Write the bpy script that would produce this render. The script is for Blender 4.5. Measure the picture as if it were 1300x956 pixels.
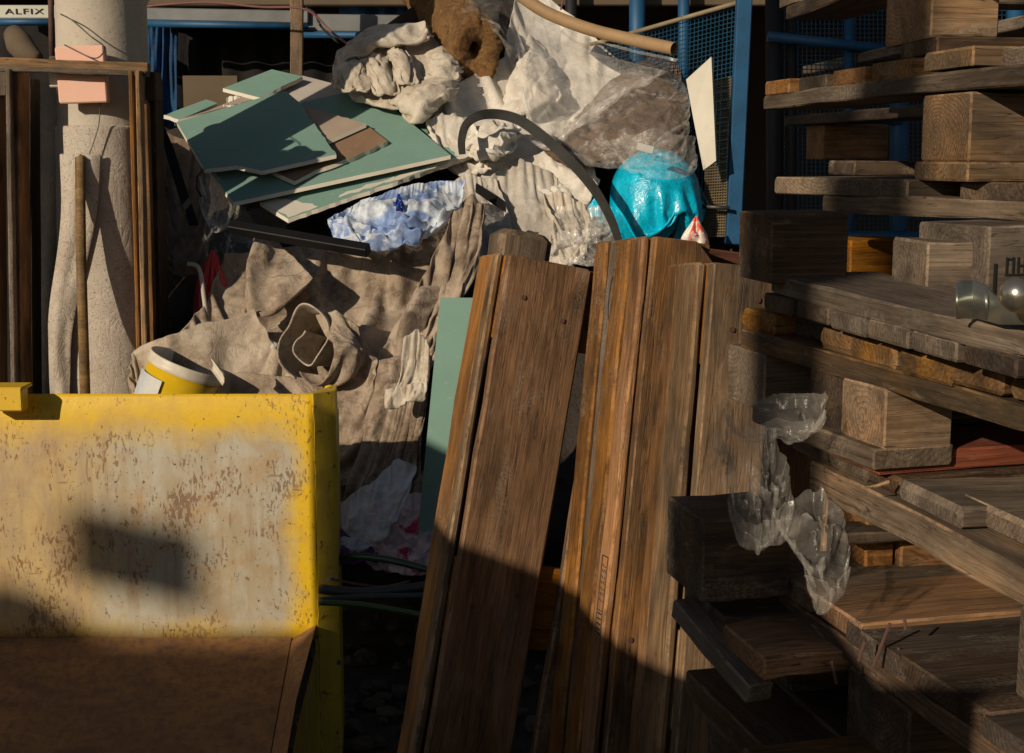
import bpy, bmesh, math, random
import numpy as np
from mathutils import Vector, Matrix, Quaternion
from mathutils import noise as mn
from mathutils.kdtree import KDTree
PI = math.pi; R = math.radians
for o in list(bpy.data.objects): bpy.data.objects.remove(o)
S = bpy.context.scene; COL = S.collection
# ---------------------------------------------------------------- camera, sky, sun, exposure
CAM = Vector((0, 0, 1.35)); F = 1800.0; PITCH = R(8.8)
cam = bpy.data.objects.new('camera', bpy.data.cameras.new('camera')); COL.objects.link(cam)
cam.location = CAM; cam.rotation_euler = (R(90) - PITCH, 0, 0)
cam.data.sensor_width = 36; cam.data.lens = F / 1300 * 36; cam.data.clip_end = 500; cam.data.clip_start = .05
S.camera = cam
SUN_AZ, SUN_EL = 39.0, 20.0         # azimuth left of the view axis, behind the camera
w = bpy.data.worlds.new('World'); S.world = w; w.use_nodes = True
nt = w.node_tree; sky = nt.nodes.new('ShaderNodeTexSky'); sky.sky_type = 'NISHITA'; sky.sun_disc = False
sky.sun_elevation = R(SUN_EL); sky.sun_rotation = R(180 + SUN_AZ)
nt.links.new(sky.outputs[0], nt.nodes['Background'].inputs[0]); nt.nodes['Background'].inputs[1].default_value = .05
SUNV = Vector((-math.sin(R(SUN_AZ)) * math.cos(R(SUN_EL)), -math.cos(R(SUN_AZ)) * math.cos(R(SUN_EL)), math.sin(R(SUN_EL))))
sd = bpy.data.lights.new('sun', 'SUN'); sd.energy = 5.0; sd.angle = R(.53); sd.color = (1, .84, .64)
sun = bpy.data.objects.new('sun', sd); COL.objects.link(sun); sun.location = SUNV * 20
sun.rotation_euler = SUNV.to_track_quat('Z', 'Y').to_euler()
S.view_settings.view_transform = 'Standard'; S.view_settings.look = 'None'
S.view_settings.exposure = -.42; S.view_settings.gamma = 1; S.view_settings.use_curve_mapping = False
S.render.engine = 'CYCLES'; S.cycles.max_bounces = 8; S.cycles.transparent_max_bounces = 16
S.cycles.use_denoising = True
# ---------------------------------------------------------------- measuring helpers
FW = Vector((0, math.cos(PITCH), -math.sin(PITCH))); UP = Vector((0, math.sin(PITCH), math.cos(PITCH)))
def ray(u, v): return Vector((1, 0, 0)) * ((u - 650) / F) + UP * ((478 - v) / F) + FW
def P(u, v, Y):
    d = ray(u, v); return CAM + d * (Y / d.y)
def PL(u, v, q, n):
    d = ray(u, v); return CAM + d * ((q - CAM).dot(n) / d.dot(n))
def V(*a): return Vector(a)
# ---------------------------------------------------------------- object helpers
def link(o): COL.objects.link(o); return o
def empty(name, loc): 
    o = link(bpy.data.objects.new(name, None)); o.location = loc; o.empty_display_size = .05; return o
def tag(o, label=None, cat=None, group=None, kind=None):
    if label: o['label'] = label
    if cat: o['category'] = cat
    if group: o['group'] = group
    if kind: o['kind'] = kind
    return o
def obj(name, vs, fs, mats, parent=None, smooth=False, mi=None, M=None, uvs=None):
    """vs in world space (or local space when a matrix M is given)"""
    me = bpy.data.meshes.new(name)
    if M is None:
        a = np.array([tuple(v) for v in vs], float); c = (a.min(0) + a.max(0)) / 2
        M = Matrix.Translation(Vector(c)); a = a - c; vs = [tuple(x) for x in a]
    me.from_pydata([tuple(v) for v in vs], [], [tuple(f) for f in fs])
    for m in (mats if isinstance(mats, (list, tuple)) else [mats]): me.materials.append(m)
    if mi is not None: me.polygons.foreach_set('material_index', mi)
    if smooth: me.polygons.foreach_set('use_smooth', [True] * len(me.polygons))
    if uvs is not None:
        ul = me.uv_layers.new(name='UVMap'); li = np.zeros(len(me.loops), int); me.loops.foreach_get('vertex_index', li)
        ul.data.foreach_set('uv', np.array(uvs, float)[li].ravel())
    me.update(); o = link(bpy.data.objects.new(name, me))
    if parent is not None: o.parent = parent; o.matrix_local = parent_inv(parent) @ M
    else: o.matrix_world = M
    return o
def parent_inv(p):
    M = p.matrix_basis.copy()
    while p.parent: p = p.parent; M = p.matrix_basis @ M
    return M.inverted()
def frame(o, x, y):
    x = Vector(x).normalized(); z = x.cross(Vector(y)).normalized(); y = z.cross(x)
    return Matrix(((x.x, y.x, z.x, o[0]), (x.y, y.y, z.y, o[1]), (x.z, y.z, z.z, o[2]), (0, 0, 0, 1)))
class MB:
    def __init__(s): s.v = []; s.f = []; s.m = []
    def add(s, vs, fs, mi=0):
        n = len(s.v); s.v += [Vector(v) for v in vs]; s.f += [tuple(i + n for i in f) for f in fs]; s.m += [mi] * len(fs)
    def box(s, M, d, ch=.0, mi=0):
        x, y, z = d[0] / 2, d[1] / 2, d[2] / 2
        if ch <= 0:
            s.add([M @ V(a * x, b * y, c * z) for a in (-1, 1) for b in (-1, 1) for c in (-1, 1)],
                  [(0, 1, 3, 2), (4, 6, 7, 5), (0, 4, 5, 1), (2, 3, 7, 6), (0, 2, 6, 4), (1, 5, 7, 3)], mi)
        else:
            v, f = board_geo(d, ch, 1, 0, 0); s.add([M @ Vector(q) for q in v], f, mi)
    def tube(s, pts, r, n=8, cap=True, mi=0):
        pts = [Vector(p) for p in pts]; rs = r if isinstance(r, (list, tuple)) else [r] * len(pts); vs = []; fs = []
        up = V(0, 0, 1) if abs((pts[-1] - pts[0]).normalized().z) < .9 else V(0, 1, 0)
        for i, p in enumerate(pts):
            t = (pts[min(i + 1, len(pts) - 1)] - pts[max(i - 1, 0)]).normalized(); a = t.cross(up).normalized(); b = a.cross(t)
            for k in range(n): an = 2 * PI * k / n; vs.append(p + (a * math.cos(an) + b * math.sin(an)) * rs[i])
        for i in range(len(pts) - 1):
            for k in range(n): k2 = (k + 1) % n; fs.append((i * n + k, i * n + k2, (i + 1) * n + k2, (i + 1) * n + k))
        if cap: fs.append(tuple(range(n))[::-1]); fs.append(tuple((len(pts) - 1) * n + k for k in range(n)))
        s.add(vs, fs, mi)
    def strip(s, pts, wv, th, mi=0):
        """flat band along pts: wv half-width vectors, th thickness"""
        vs = []; fs = []; n = len(pts)
        for i, p in enumerate(pts):
            t = (pts[min(i + 1, n - 1)] - pts[max(i - 1, 0)]).normalized(); wd = wv[i] if isinstance(wv, list) else wv
            nn = t.cross(wd).normalized() * th / 2
            vs += [p - wd - nn, p + wd - nn, p + wd + nn, p - wd + nn]
        for i in range(n - 1):
            for k in range(4): k2 = (k + 1) % 4; fs.append((i * 4 + k, i * 4 + k2, i * 4 + 4 + k2, i * 4 + 4 + k))
        fs += [(3, 2, 1, 0), tuple((n - 1) * 4 + k for k in range(4))]; s.add(vs, fs, mi)
    def build(s, name, mats, parent=None, smooth=False):
        return obj(name, s.v, s.f, mats, parent, smooth, s.m)
def board_geo(d, ch, seg, jit, seed, cut0=0, cut1=0):
    """chamfered bar, long axis x; jit = hand-sawn unevenness; cut = mitred corners at its ends (plan view)"""
    L, W, T = d; rnd = random.Random(seed); vs = []; fs = []
    xs = [-L / 2, -L / 2 + ch] + [-L / 2 + ch + (L - 2 * ch) * (k + 1) / (seg) for k in range(seg - 1)] + [L / 2 - ch, L / 2]
    if cut0: xs = [-L / 2, -L / 2 + ch, -L / 2 + cut0] + [x for x in xs[2:] if x > -L / 2 + cut0 + .01]
    if cut1: xs = [x for x in xs[:-2] if x < L / 2 - cut1 - .01] + [L / 2 - cut1, L / 2 - ch, L / 2]
    bow = rnd.uniform(-1, 1) * jit * 2
    for i, x in enumerate(xs):
        e = ch if i in (0, len(xs) - 1) else 0
        c = 0
        if cut0 and x < -L / 2 + cut0: c = (cut0 - (x + L / 2))
        if cut1 and x > L / 2 - cut1: c = (cut1 - (L / 2 - x))
        y = W / 2 - e; z = T / 2 - e; y1 = y - c
        j = lambda: rnd.uniform(-jit, jit)
        b = bow * math.cos(PI * x / L); ja, jb, jc, jd = j(), j(), j(), j()
        q = [(-y, -z + ch), (-y + ch, -z), (y1 - ch, -z), (y1, -z + ch), (y1, z - ch), (y1 - ch, z), (-y + ch, z), (-y, z - ch)]
        jj = [(ja, 0), (ja, jb), (jc, jb), (jc, 0), (jc, 0), (jc, jd), (ja, jd), (ja, 0)]
        for (a, bb), (s1, s2) in zip(q, jj): vs.append((x, a + s1, bb + s2 + b))
    n = len(xs)
    for i in range(n - 1):
        for k in range(8): k2 = (k + 1) % 8; fs.append((i * 8 + k, i * 8 + 8 + k, i * 8 + 8 + k2, i * 8 + k2))
    fs.append(tuple(range(8))); fs.append(tuple((n - 1) * 8 + k for k in range(7, -1, -1)))
    return vs, fs
BS = [0]
def board(name, M, d, mat, parent=None, ch=.0022, seg=8, jit=.0008, cut0=0, cut1=0):
    BS[0] += 1; v, f = board_geo(d, ch, seg, jit, BS[0], cut0, cut1)
    return obj(name, v, f, mat, parent, M=M)
def board2(name, a, b, wdir, W, T, mat, parent=None, **k):
    """board whose centre line runs a->b, width along wdir"""
    a, b = Vector(a), Vector(b); return board(name, frame((a + b) / 2, b - a, wdir), ((b - a).length, W, T), mat, parent, **k)
# ---------------------------------------------------------------- material helpers
MAT = {}
class NT:
    def __init__(s, name):
        s.m = bpy.data.materials.new(name); s.m.use_nodes = True; s.t = s.m.node_tree; s.n = s.t.nodes
        s.b = s.n['Principled BSDF']; s.tc = s.n.new('ShaderNodeTexCoord'); s.oi = None; MAT[name] = s.m
    def l(s, a, b): s.t.links.new(a, b)
    def nd(s, t, ins=None, **k):
        n = s.n.new(t)
        for a, b in k.items(): setattr(n, a, b)
        for a, b in (ins or {}).items():
            if hasattr(b, 'is_output') or isinstance(b, bpy.types.NodeSocket): s.l(b, n.inputs[a])
            else: n.inputs[a].default_value = b
        return n
    def mapp(s, src='Object', scale=(1, 1, 1), loc=(0, 0, 0), rnd=False, rot=(0, 0, 0)):
        v = s.tc.outputs[src]
        if rnd:
            oi = s.nd('ShaderNodeObjectInfo'); m = s.nd('ShaderNodeMath', {0: oi.outputs['Random'], 1: 37.0}, operation='MULTIPLY')
            v = s.nd('ShaderNodeVectorMath', {0: v, 1: m.outputs[0]}, operation='ADD').outputs[0]
        return s.nd('ShaderNodeMapping', {'Vector': v, 'Scale': scale, 'Location': loc, 'Rotation': rot}).outputs[0]
    def noise(s, vec, scale=5, detail=5, rough=.6, dist=0): 
        return s.nd('ShaderNodeTexNoise', {'Vector': vec, 'Scale': scale, 'Detail': detail, 'Roughness': rough, 'Distortion': dist}).outputs['Fac']
    def ramp(s, fac, stops, interp='LINEAR'):
        r = s.nd('ShaderNodeValToRGB', {'Fac': fac}); r.color_ramp.interpolation = interp
        e = r.color_ramp.elements
        while len(e) < len(stops): e.new(.5)
        for x, (p, c) in zip(e, stops):
            x.position = p; x.color = (c, c, c, 1) if not isinstance(c, (tuple, list)) else (*c, 1)
        return r.outputs['Color']
    def mix(s, fac, a, b, bt='MIX'):
        m = s.n.new('ShaderNodeMix'); m.data_type = 'RGBA'; m.blend_type = bt
        for i, x in ((0, fac), (6, a), (7, b)):
            if isinstance(x, (int, float)) and i: x = (x, x, x)
            if isinstance(x, tuple): x = (*x, 1) if len(x) == 3 else x
            if isinstance(x, bpy.types.NodeSocket): s.l(x, m.inputs[i])
            else: m.inputs[i].default_value = x
        return m.outputs[2]
    def math(s, op, a, b=0, clamp=False):
        m = s.nd('ShaderNodeMath', {0: a, 1: b}, operation=op); m.use_clamp = clamp; return m.outputs[0]
    def sep(s, v): return s.nd('ShaderNodeSeparateXYZ', {0: v}).outputs
    def bump(s, h, strength=.3, dist=.01, prev=None):
        b = s.nd('ShaderNodeBump', {'Height': h, 'Strength': strength, 'Distance': dist})
        if prev is not None: s.l(prev, b.inputs['Normal'])
        s.l(b.outputs[0], s.b.inputs['Normal']); return b.outputs[0]
    def set(s, **k):
        for a, b in k.items():
            i = s.b.inputs[a.replace('_', ' ')]
            if isinstance(b, bpy.types.NodeSocket): s.l(b, i)
            else: i.default_value = (*b, 1) if isinstance(b, tuple) and len(b) == 3 else b
        return s
def wood(name, c1, c2, c3, weather=.5, dirt=.4, freq=230, orange=None, rough=.8):
    n = NT(name); n2 = n
    oi = n.nd('ShaderNodeObjectInfo'); rnd = oi.outputs['Random']
    def rr(k, a, b):
        x = n.math('FRACT', n.math('MULTIPLY', rnd, k)); return n.math('ADD', n.math('MULTIPLY', x, b - a), a)
    co = n.tc.outputs['Object']
    shift = n.nd('ShaderNodeCombineXYZ', {0: rr(91.7, -20, 20), 1: rr(13.3, -.06, .06), 2: rr(57.1, -.09, .03)}).outputs[0]
    sv = n.nd('ShaderNodeVectorMath', {0: co, 1: shift}, operation='ADD').outputs[0]
    lo = n.nd('ShaderNodeMapping', {'Vector': sv, 'Scale': (1.1, 7, 7)}).outputs[0]
    wob = n.nd('ShaderNodeTexNoise', {'Vector': lo, 'Scale': 1.6, 'Detail': 2.0, 'Roughness': .5}).outputs['Color']
    wv = n.nd('ShaderNodeVectorMath', {0: wob, 1: (.5, .5, .5)}, operation='SUBTRACT').outputs[0]
    wv = n.nd('ShaderNodeVectorMath', {0: wv, 1: (0, .05, .05)}, operation='MULTIPLY').outputs[0]
    sv2 = n.nd('ShaderNodeVectorMath', {0: sv, 1: wv}, operation='ADD').outputs[0]
    x = n.sep(sv2); rad = n.math('SQRT', n.math('ADD', n.math('MULTIPLY', x[1], x[1]), n.math('MULTIPLY', x[2], x[2])))
    # knots: darker swirls
    kn = n.nd('ShaderNodeTexVoronoi', {'Vector': n.nd('ShaderNodeMapping', {'Vector': sv, 'Scale': (4.5, 9, 9)}).outputs[0], 'Scale': 1.0}).outputs['Distance']
    knot = n.ramp(kn, [(0, 1.0), (.10, .85), (.14, .3), (.22, 0.0)])
    ph = n.math('ADD', n.math('MULTIPLY', rad, freq), n.math('MULTIPLY', knot, 1.4))
    saw = n.math('FRACT', ph); ring = n.ramp(saw, [(0, 0.0), (.55, .25), (.86, 1.0), (.93, .9), (1, 0.0)])
    fib = n.noise(n.nd('ShaderNodeMapping', {'Vector': sv, 'Scale': (9, 260, 260)}).outputs[0], 1, 3, .6)
    stain = n.noise(n.nd('ShaderNodeMapping', {'Vector': sv, 'Scale': (3.5, 9, 9)}).outputs[0], 1.3, 6, .62)
    blot = n.noise(n.nd('ShaderNodeMapping', {'Vector': sv, 'Scale': (9, 34, 34)}).outputs[0], 1, 7, .72, .3)
    ring = n.math('MULTIPLY', ring, n.ramp(n.noise(n.nd('ShaderNodeMapping', {'Vector': sv, 'Scale': (2, 12, 12)}).outputs[0], 1, 3), [(.3, .2), (.7, .85)]))
    nn_ = n.sep(n.nd('ShaderNodeVectorMath', {0: n.tc.outputs['Normal']}, operation='ABSOLUTE').outputs[0])
    end = n.ramp(nn_[0], [(.8, 0.0), (.9, 1.0)]); ringf = n.ramp(n.math('FRACT', n.math('MULTIPLY', rad, freq * .8)), [(0, 0.0), (.5, .3), (.8, 1.0), (.95, .8), (1, 0.0)])
    ring = n.mix(end, ring, ringf)
    base = n.mix(ring, c1, c2)
    wmask = n.ramp(n.math('ADD', stain, n.math('ADD', rr(71.9, -.14, .14), weather - .5)), [(.38, 0.0), (.62, 1.0)])
    base = n.mix(wmask, base, n.mix(n.math('MULTIPLY', ring, .55), c3, tuple(q * .45 for q in c3)))
    base = n.mix(n.ramp(fib, [(.35, .55), (.65, 0.0)]), base, tuple(q * .35 for q in c2))
    base = n.mix(n.math('MULTIPLY', knot, .75), base, tuple(q * .3 for q in c2))
    base = n.mix(n.math('MULTIPLY', n.ramp(n.math('ADD', blot, n.math('MULTIPLY', n.math('SUBTRACT', stain, .5), .9)), [(.46, 0.0), (.78, 1.0)]), dirt), base, (.022, .016, .011))
    # chalky scuffs and plaster specks
    sc = n.noise(n.nd('ShaderNodeMapping', {'Vector': sv, 'Scale': (16, 70, 70)}).outputs[0], 1, 4, .7, .6)
    base = n.mix(n.math('MULTIPLY', n.ramp(sc, [(.62, 0.0), (.72, 1.0)]), .4), base, (.36, .31, .25))
    mx = n.math('MAXIMUM', nn_[0], n.math('MAXIMUM', nn_[1], nn_[2])); wear = n.math('MULTIPLY', n.ramp(mx, [(.80, 1.0), (.93, 0.0)]), n.ramp(n.noise(sv, 30, 5, .7), [(.42, .0), (.62, .6)]))
    base = n.mix(wear, base, tuple(min(1, q * 1.35 + .03) for q in c1))
    big = n.noise(n.nd('ShaderNodeMapping', {'Vector': sv, 'Scale': (2.2, 7, 7), 'Location': (3, 1, 7)}).outputs[0], 1.2, 6, .68, .5)
    base = n.mix(1.0, base, n.ramp(big, [(.3, .34), (.5, .78), (.68, 1.25)]), 'MULTIPLY')
    chalk = n.math('MULTIPLY', n.ramp(n.noise(n.nd('ShaderNodeMapping', {'Vector': sv, 'Scale': (5, 15, 15), 'Location': (7, 2, 1)}).outputs[0], 1, 5, .65, .6), [(.52, 0.0), (.7, 1.0)]), n.ramp(n.noise(sv, 210, 4, .75), [(.42, 0.0), (.6, 1.0)]))
    base = n.mix(n.math('MULTIPLY', chalk, .55), base, (.34, .29, .23))
    spl = n.ramp(n.math('ABSOLUTE', n.math('SUBTRACT', n.noise(n.nd('ShaderNodeMapping', {'Vector': sv, 'Scale': (1.6, 38, 38), 'Location': (1, 5, 3)}).outputs[0], 1, 4, .6), .56)), [(0, 1.0), (.007, 0.0)])
    base = n.mix(n.math('MULTIPLY', n.math('MULTIPLY', spl, n.math('SUBTRACT', 1.0, end)), .8), base, (.02, .013, .008))
    vary = n.math('ADD', n.math('MULTIPLY', n.math('FRACT', n.math('MULTIPLY', rnd, 29.3)), .5), .72)
    hs = n.nd('ShaderNodeHueSaturation', {'Color': base, 'Value': vary, 'Saturation': rr(43.1, .95, 1.25)})
    n.set(Base_Color=hs.outputs[0], Roughness=rough); n.b.inputs['Specular IOR Level'].default_value = .25
    crack = n.noise(n.nd('ShaderNodeMapping', {'Vector': sv, 'Scale': (2.2, 60, 60)}).outputs[0], 1, 3, .5)
    ck = n.ramp(n.math('ABSOLUTE', n.math('SUBTRACT', crack, .5)), [(0, 0.0), (.012, 1.0)])
    h = n.math('ADD', n.math('MULTIPLY', ring, -.5), n.math('ADD', n.math('MULTIPLY', fib, .9), n.math('MULTIPLY', blot, .4)))
    b1 = n.bump(h, .35, .0018); n.bump(ck, .5, .002, b1)
    return n.m
wood('pine_orange', (.45, .225, .085), (.30, .125, .04), (.22, .13, .07), .36, .5)
wood('pine_brown', (.36, .195, .092), (.24, .115, .048), (.22, .14, .085), .42, .6)
wood('pine_tan', (.44, .28, .155), (.27, .15, .072), (.24, .18, .125), .5, .35)
wood('wood_grey', (.27, .20, .135), (.19, .13, .085), (.21, .165, .125), .7, .5)
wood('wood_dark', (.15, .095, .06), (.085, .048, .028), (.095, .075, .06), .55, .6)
wood('wood_red', (.26, .085, .05), (.17, .05, .03), (.17, .09, .06), .45, .5)
wood('wood_mustard', (.36, .19, .065), (.25, .115, .035), (.16, .115, .07), .5, .8)
wood('tool_wood', (.42, .29, .16), (.32, .2, .1), (.36, .26, .16), .4, .15, freq=400, rough=.6)
def plain(name, c, rough=.6, metal=0, var=.25, sc=12, bump=.15, bd=.003, c2=None, spec=.5):
    n = NT(name); v = n.mapp(); a = n.noise(v, sc, 6, .6)
    b = n.noise(v, sc * 9, 3, .6)
    n.set(Base_Color=n.mix(n.ramp(a, [(.35, 0.0), (.7, 1.0)]), c, c2 or tuple(q * (1 - var) for q in c)), Roughness=rough, Metallic=metal)
    n.b.inputs['Specular IOR Level'].default_value = spec
    n.bump(n.math('ADD', a, n.math('MULTIPLY', b, .5)), bump, bd); return n.m
def fabric(name, c, c2, stain, amt=.5, rough=.95, weave=700, sc=7, speck=0, bump=.35):
    n = NT(name); v = n.mapp(rnd=True)
    a = n.noise(v, sc, 6, .62, .6); b = n.noise(v, sc * 3.1, 6, .65, .4); f = n.noise(v, weave, 2, .6)
    col = n.mix(n.ramp(a, [(.35, 0.0), (.65, 1.0)]), c, c2)
    col = n.mix(n.math('MULTIPLY', n.ramp(n.math('ADD', n.math('MULTIPLY', a, .5), n.math('MULTIPLY', b, .5)), [(.46, 0.0), (.66, 1.0)]), amt), col, stain)
    if speck:
        s = n.noise(v, 190, 4, .75); col = n.mix(n.math('MULTIPLY', n.ramp(s, [(.57, 0.0), (.64, 1.0)]), speck), col, (.09, .085, .085))
        s = n.noise(v, 60, 3, .6); col = n.mix(n.math('MULTIPLY', n.ramp(s, [(.62, 0.0), (.7, 1.0)]), speck * .7), col, (.28, .17, .11))
    col = n.mix(n.ramp(f, [(.3, .5), (.6, 0.0)]), col, tuple(q * .5 for q in c))
    m1 = n.noise(v, 34, 8, .78, .8); col = n.mix(n.math('MULTIPLY', n.ramp(n.math('ADD', n.math('MULTIPLY', m1, .6), n.math('MULTIPLY', b, .4)), [(.5, 0.0), (.62, 1.0)]), amt * .75), col, stain)
    m2 = n.noise(v, 75, 6, .8); col = n.mix(n.ramp(m2, [(.55, 0.0), (.72, .45)]), col, tuple(min(1, q * 1.35) for q in c))
    tide = n.noise(v, 3.2, 5, .55, 1.2); col = n.mix(n.ramp(n.math('ABSOLUTE', n.math('SUBTRACT', tide, .53)), [(0, amt * .6), (.018, 0.0)]), col, stain)
    n.set(Base_Color=col, Roughness=rough); n.b.inputs['Specular IOR Level'].default_value = .1
    n.b.inputs['Sheen Weight'].default_value = .15
    cr = n.noise(n.mapp(rnd=True, scale=(1, 1, .55)), 16, 4, .55, 1.6); crr = n.ramp(n.math('ABSOLUTE', n.math('SUBTRACT', cr, .5)), [(0, 0.0), (.05, 1.0)])
    b1 = n.bump(n.math('ADD', n.math('MULTIPLY', b, 1.2), n.math('ADD', n.math('MULTIPLY', f, .6), n.math('MULTIPLY', m1, .8))), bump, .004); n.bump(crr, .22, .006, b1); return n.m
fabric('cloth_brown', (.48, .395, .305), (.30, .225, .16), (.12, .08, .055), .85)
fabric('cloth_beige', (.56, .48, .38), (.43, .35, .265), (.2, .145, .1), .7)
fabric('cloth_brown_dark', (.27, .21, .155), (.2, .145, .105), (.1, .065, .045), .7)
fabric('cloth_cream', (.68, .62, .52), (.52, .45, .36), (.33, .25, .17), .55)
fabric('cloth_white', (.80, .76, .69), (.70, .65, .57), (.42, .34, .25), .34)
fabric('cloth_pale_grey', (.62, .58, .52), (.50, .46, .40), (.27, .22, .17), .4)
fabric('tarp_black', (.011, .011, .013), (.018, .016, .017), (.028, .022, .018), .5, .8)
fabric('tarp_blue', (.015, .075, .19), (.012, .05, .13), (.03, .03, .035), .4, .55)
fabric('felt_speckled', (.58, .52, .44), (.5, .44, .37), (.36, .27, .2), .4, speck=.85, sc=4)
fabric('jute', (.21, .15, .1), (.13, .09, .06), (.05, .035, .025), .6)
def film(name, c=(.9, .88, .84), alpha=.3, rough=.16, bsc=60, bst=.6, spots=None, amax=.75):
    n = NT(name); v = n.mapp(rnd=True)
    a = n.noise(v, bsc, 5, .65, 1.2); b = n.noise(v, bsc * .22, 4, .6, 1.0)
    col = c
    if spots: col = n.mix(n.ramp(n.noise(v, spots[1], 4, .6, .8), [(spots[2], 0.0), (spots[2] + .06, 1.0)]), c, spots[0])
    n.set(Base_Color=col, Roughness=rough)
    al = n.ramp(n.math('ADD', n.math('MULTIPLY', a, .4), n.math('MULTIPLY', b, .6)), [(.36, alpha * .55), (.52, alpha), (.68, amax)])
    n.l(al, n.b.inputs['Alpha']); n.b.inputs['Specular IOR Level'].default_value = .8 if alpha < .7 else .35
    r1 = n.nd('ShaderNodeTexVoronoi', {'Vector': n.nd('ShaderNodeVectorMath', {0: v, 1: n.nd('ShaderNodeVectorMath', {0: n.nd('ShaderNodeTexNoise', {'Vector': v, 'Scale': 14.0, 'Detail': 3.0}).outputs['Color'], 1: (.05, .05, .05)}, operation='MULTIPLY').outputs[0]}, operation='ADD').outputs[0], 'Scale': bsc * .6}, feature='F1').outputs['Distance']
    b0 = n.bump(r1, bst * .9, .014); n.bump(n.math('ADD', n.math('MULTIPLY', a, .5), b), bst * .6, .012, b0); return n.m
film('film_clear', alpha=.09, amax=.4)
film('film_haze', (.85, .82, .76), alpha=.2, rough=.22, bsc=26, bst=.3, amax=.5)
film('film_dim', (.44, .41, .36), alpha=.17, rough=.2, bsc=70, bst=.3, amax=.4)
film('film_milky', (.8, .82, .84), alpha=.8, rough=.35, bsc=40, amax=.97)
film('film_pink', (.7, .55, .56), alpha=.9, rough=.35, bsc=40, amax=1.0, spots=((.55, .03, .10), 11, .54))
film('film_purple', (.14, .03, .2), alpha=.95, rough=.3, bsc=40, amax=1.0)
film('film_redwhite', (.8, .76, .7), alpha=.96, rough=.3, bsc=30, amax=1.0, spots=((.75, .1, .05), 14, .5))
film('film_bluewhite', (.64, .71, .80), alpha=.97, rough=.4, bsc=50, bst=.25, amax=1.0, spots=((.24, .35, .62), 7, .5))
def bagmat(name, c, rough=.22):
    n = NT(name); v = n.mapp(); a = n.noise(v, 30, 4, .6, 1.5)
    n.set(Base_Color=n.mix(n.ramp(a, [(.4, 0.0), (.65, 1.0)]), c, tuple(q * .7 for q in c)), Roughness=rough)
    n.b.inputs['Coat Weight'].default_value = .3; cz = n.noise(v, 24, 3, .5, 2.2); b0 = n.bump(n.ramp(n.math('ABSOLUTE', n.math('SUBTRACT', cz, .5)), [(0, 0.0), (.12, 1.0)]), .18, .005); n.bump(a, .35, .008, b0); return n.m
bagmat('bag_blue', (.0, .50, .74), .3); bagmat('bag_red', (.60, .03, .03), .35); bagmat('bag_deep_blue', (.01, .05, .33), .3)
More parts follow.
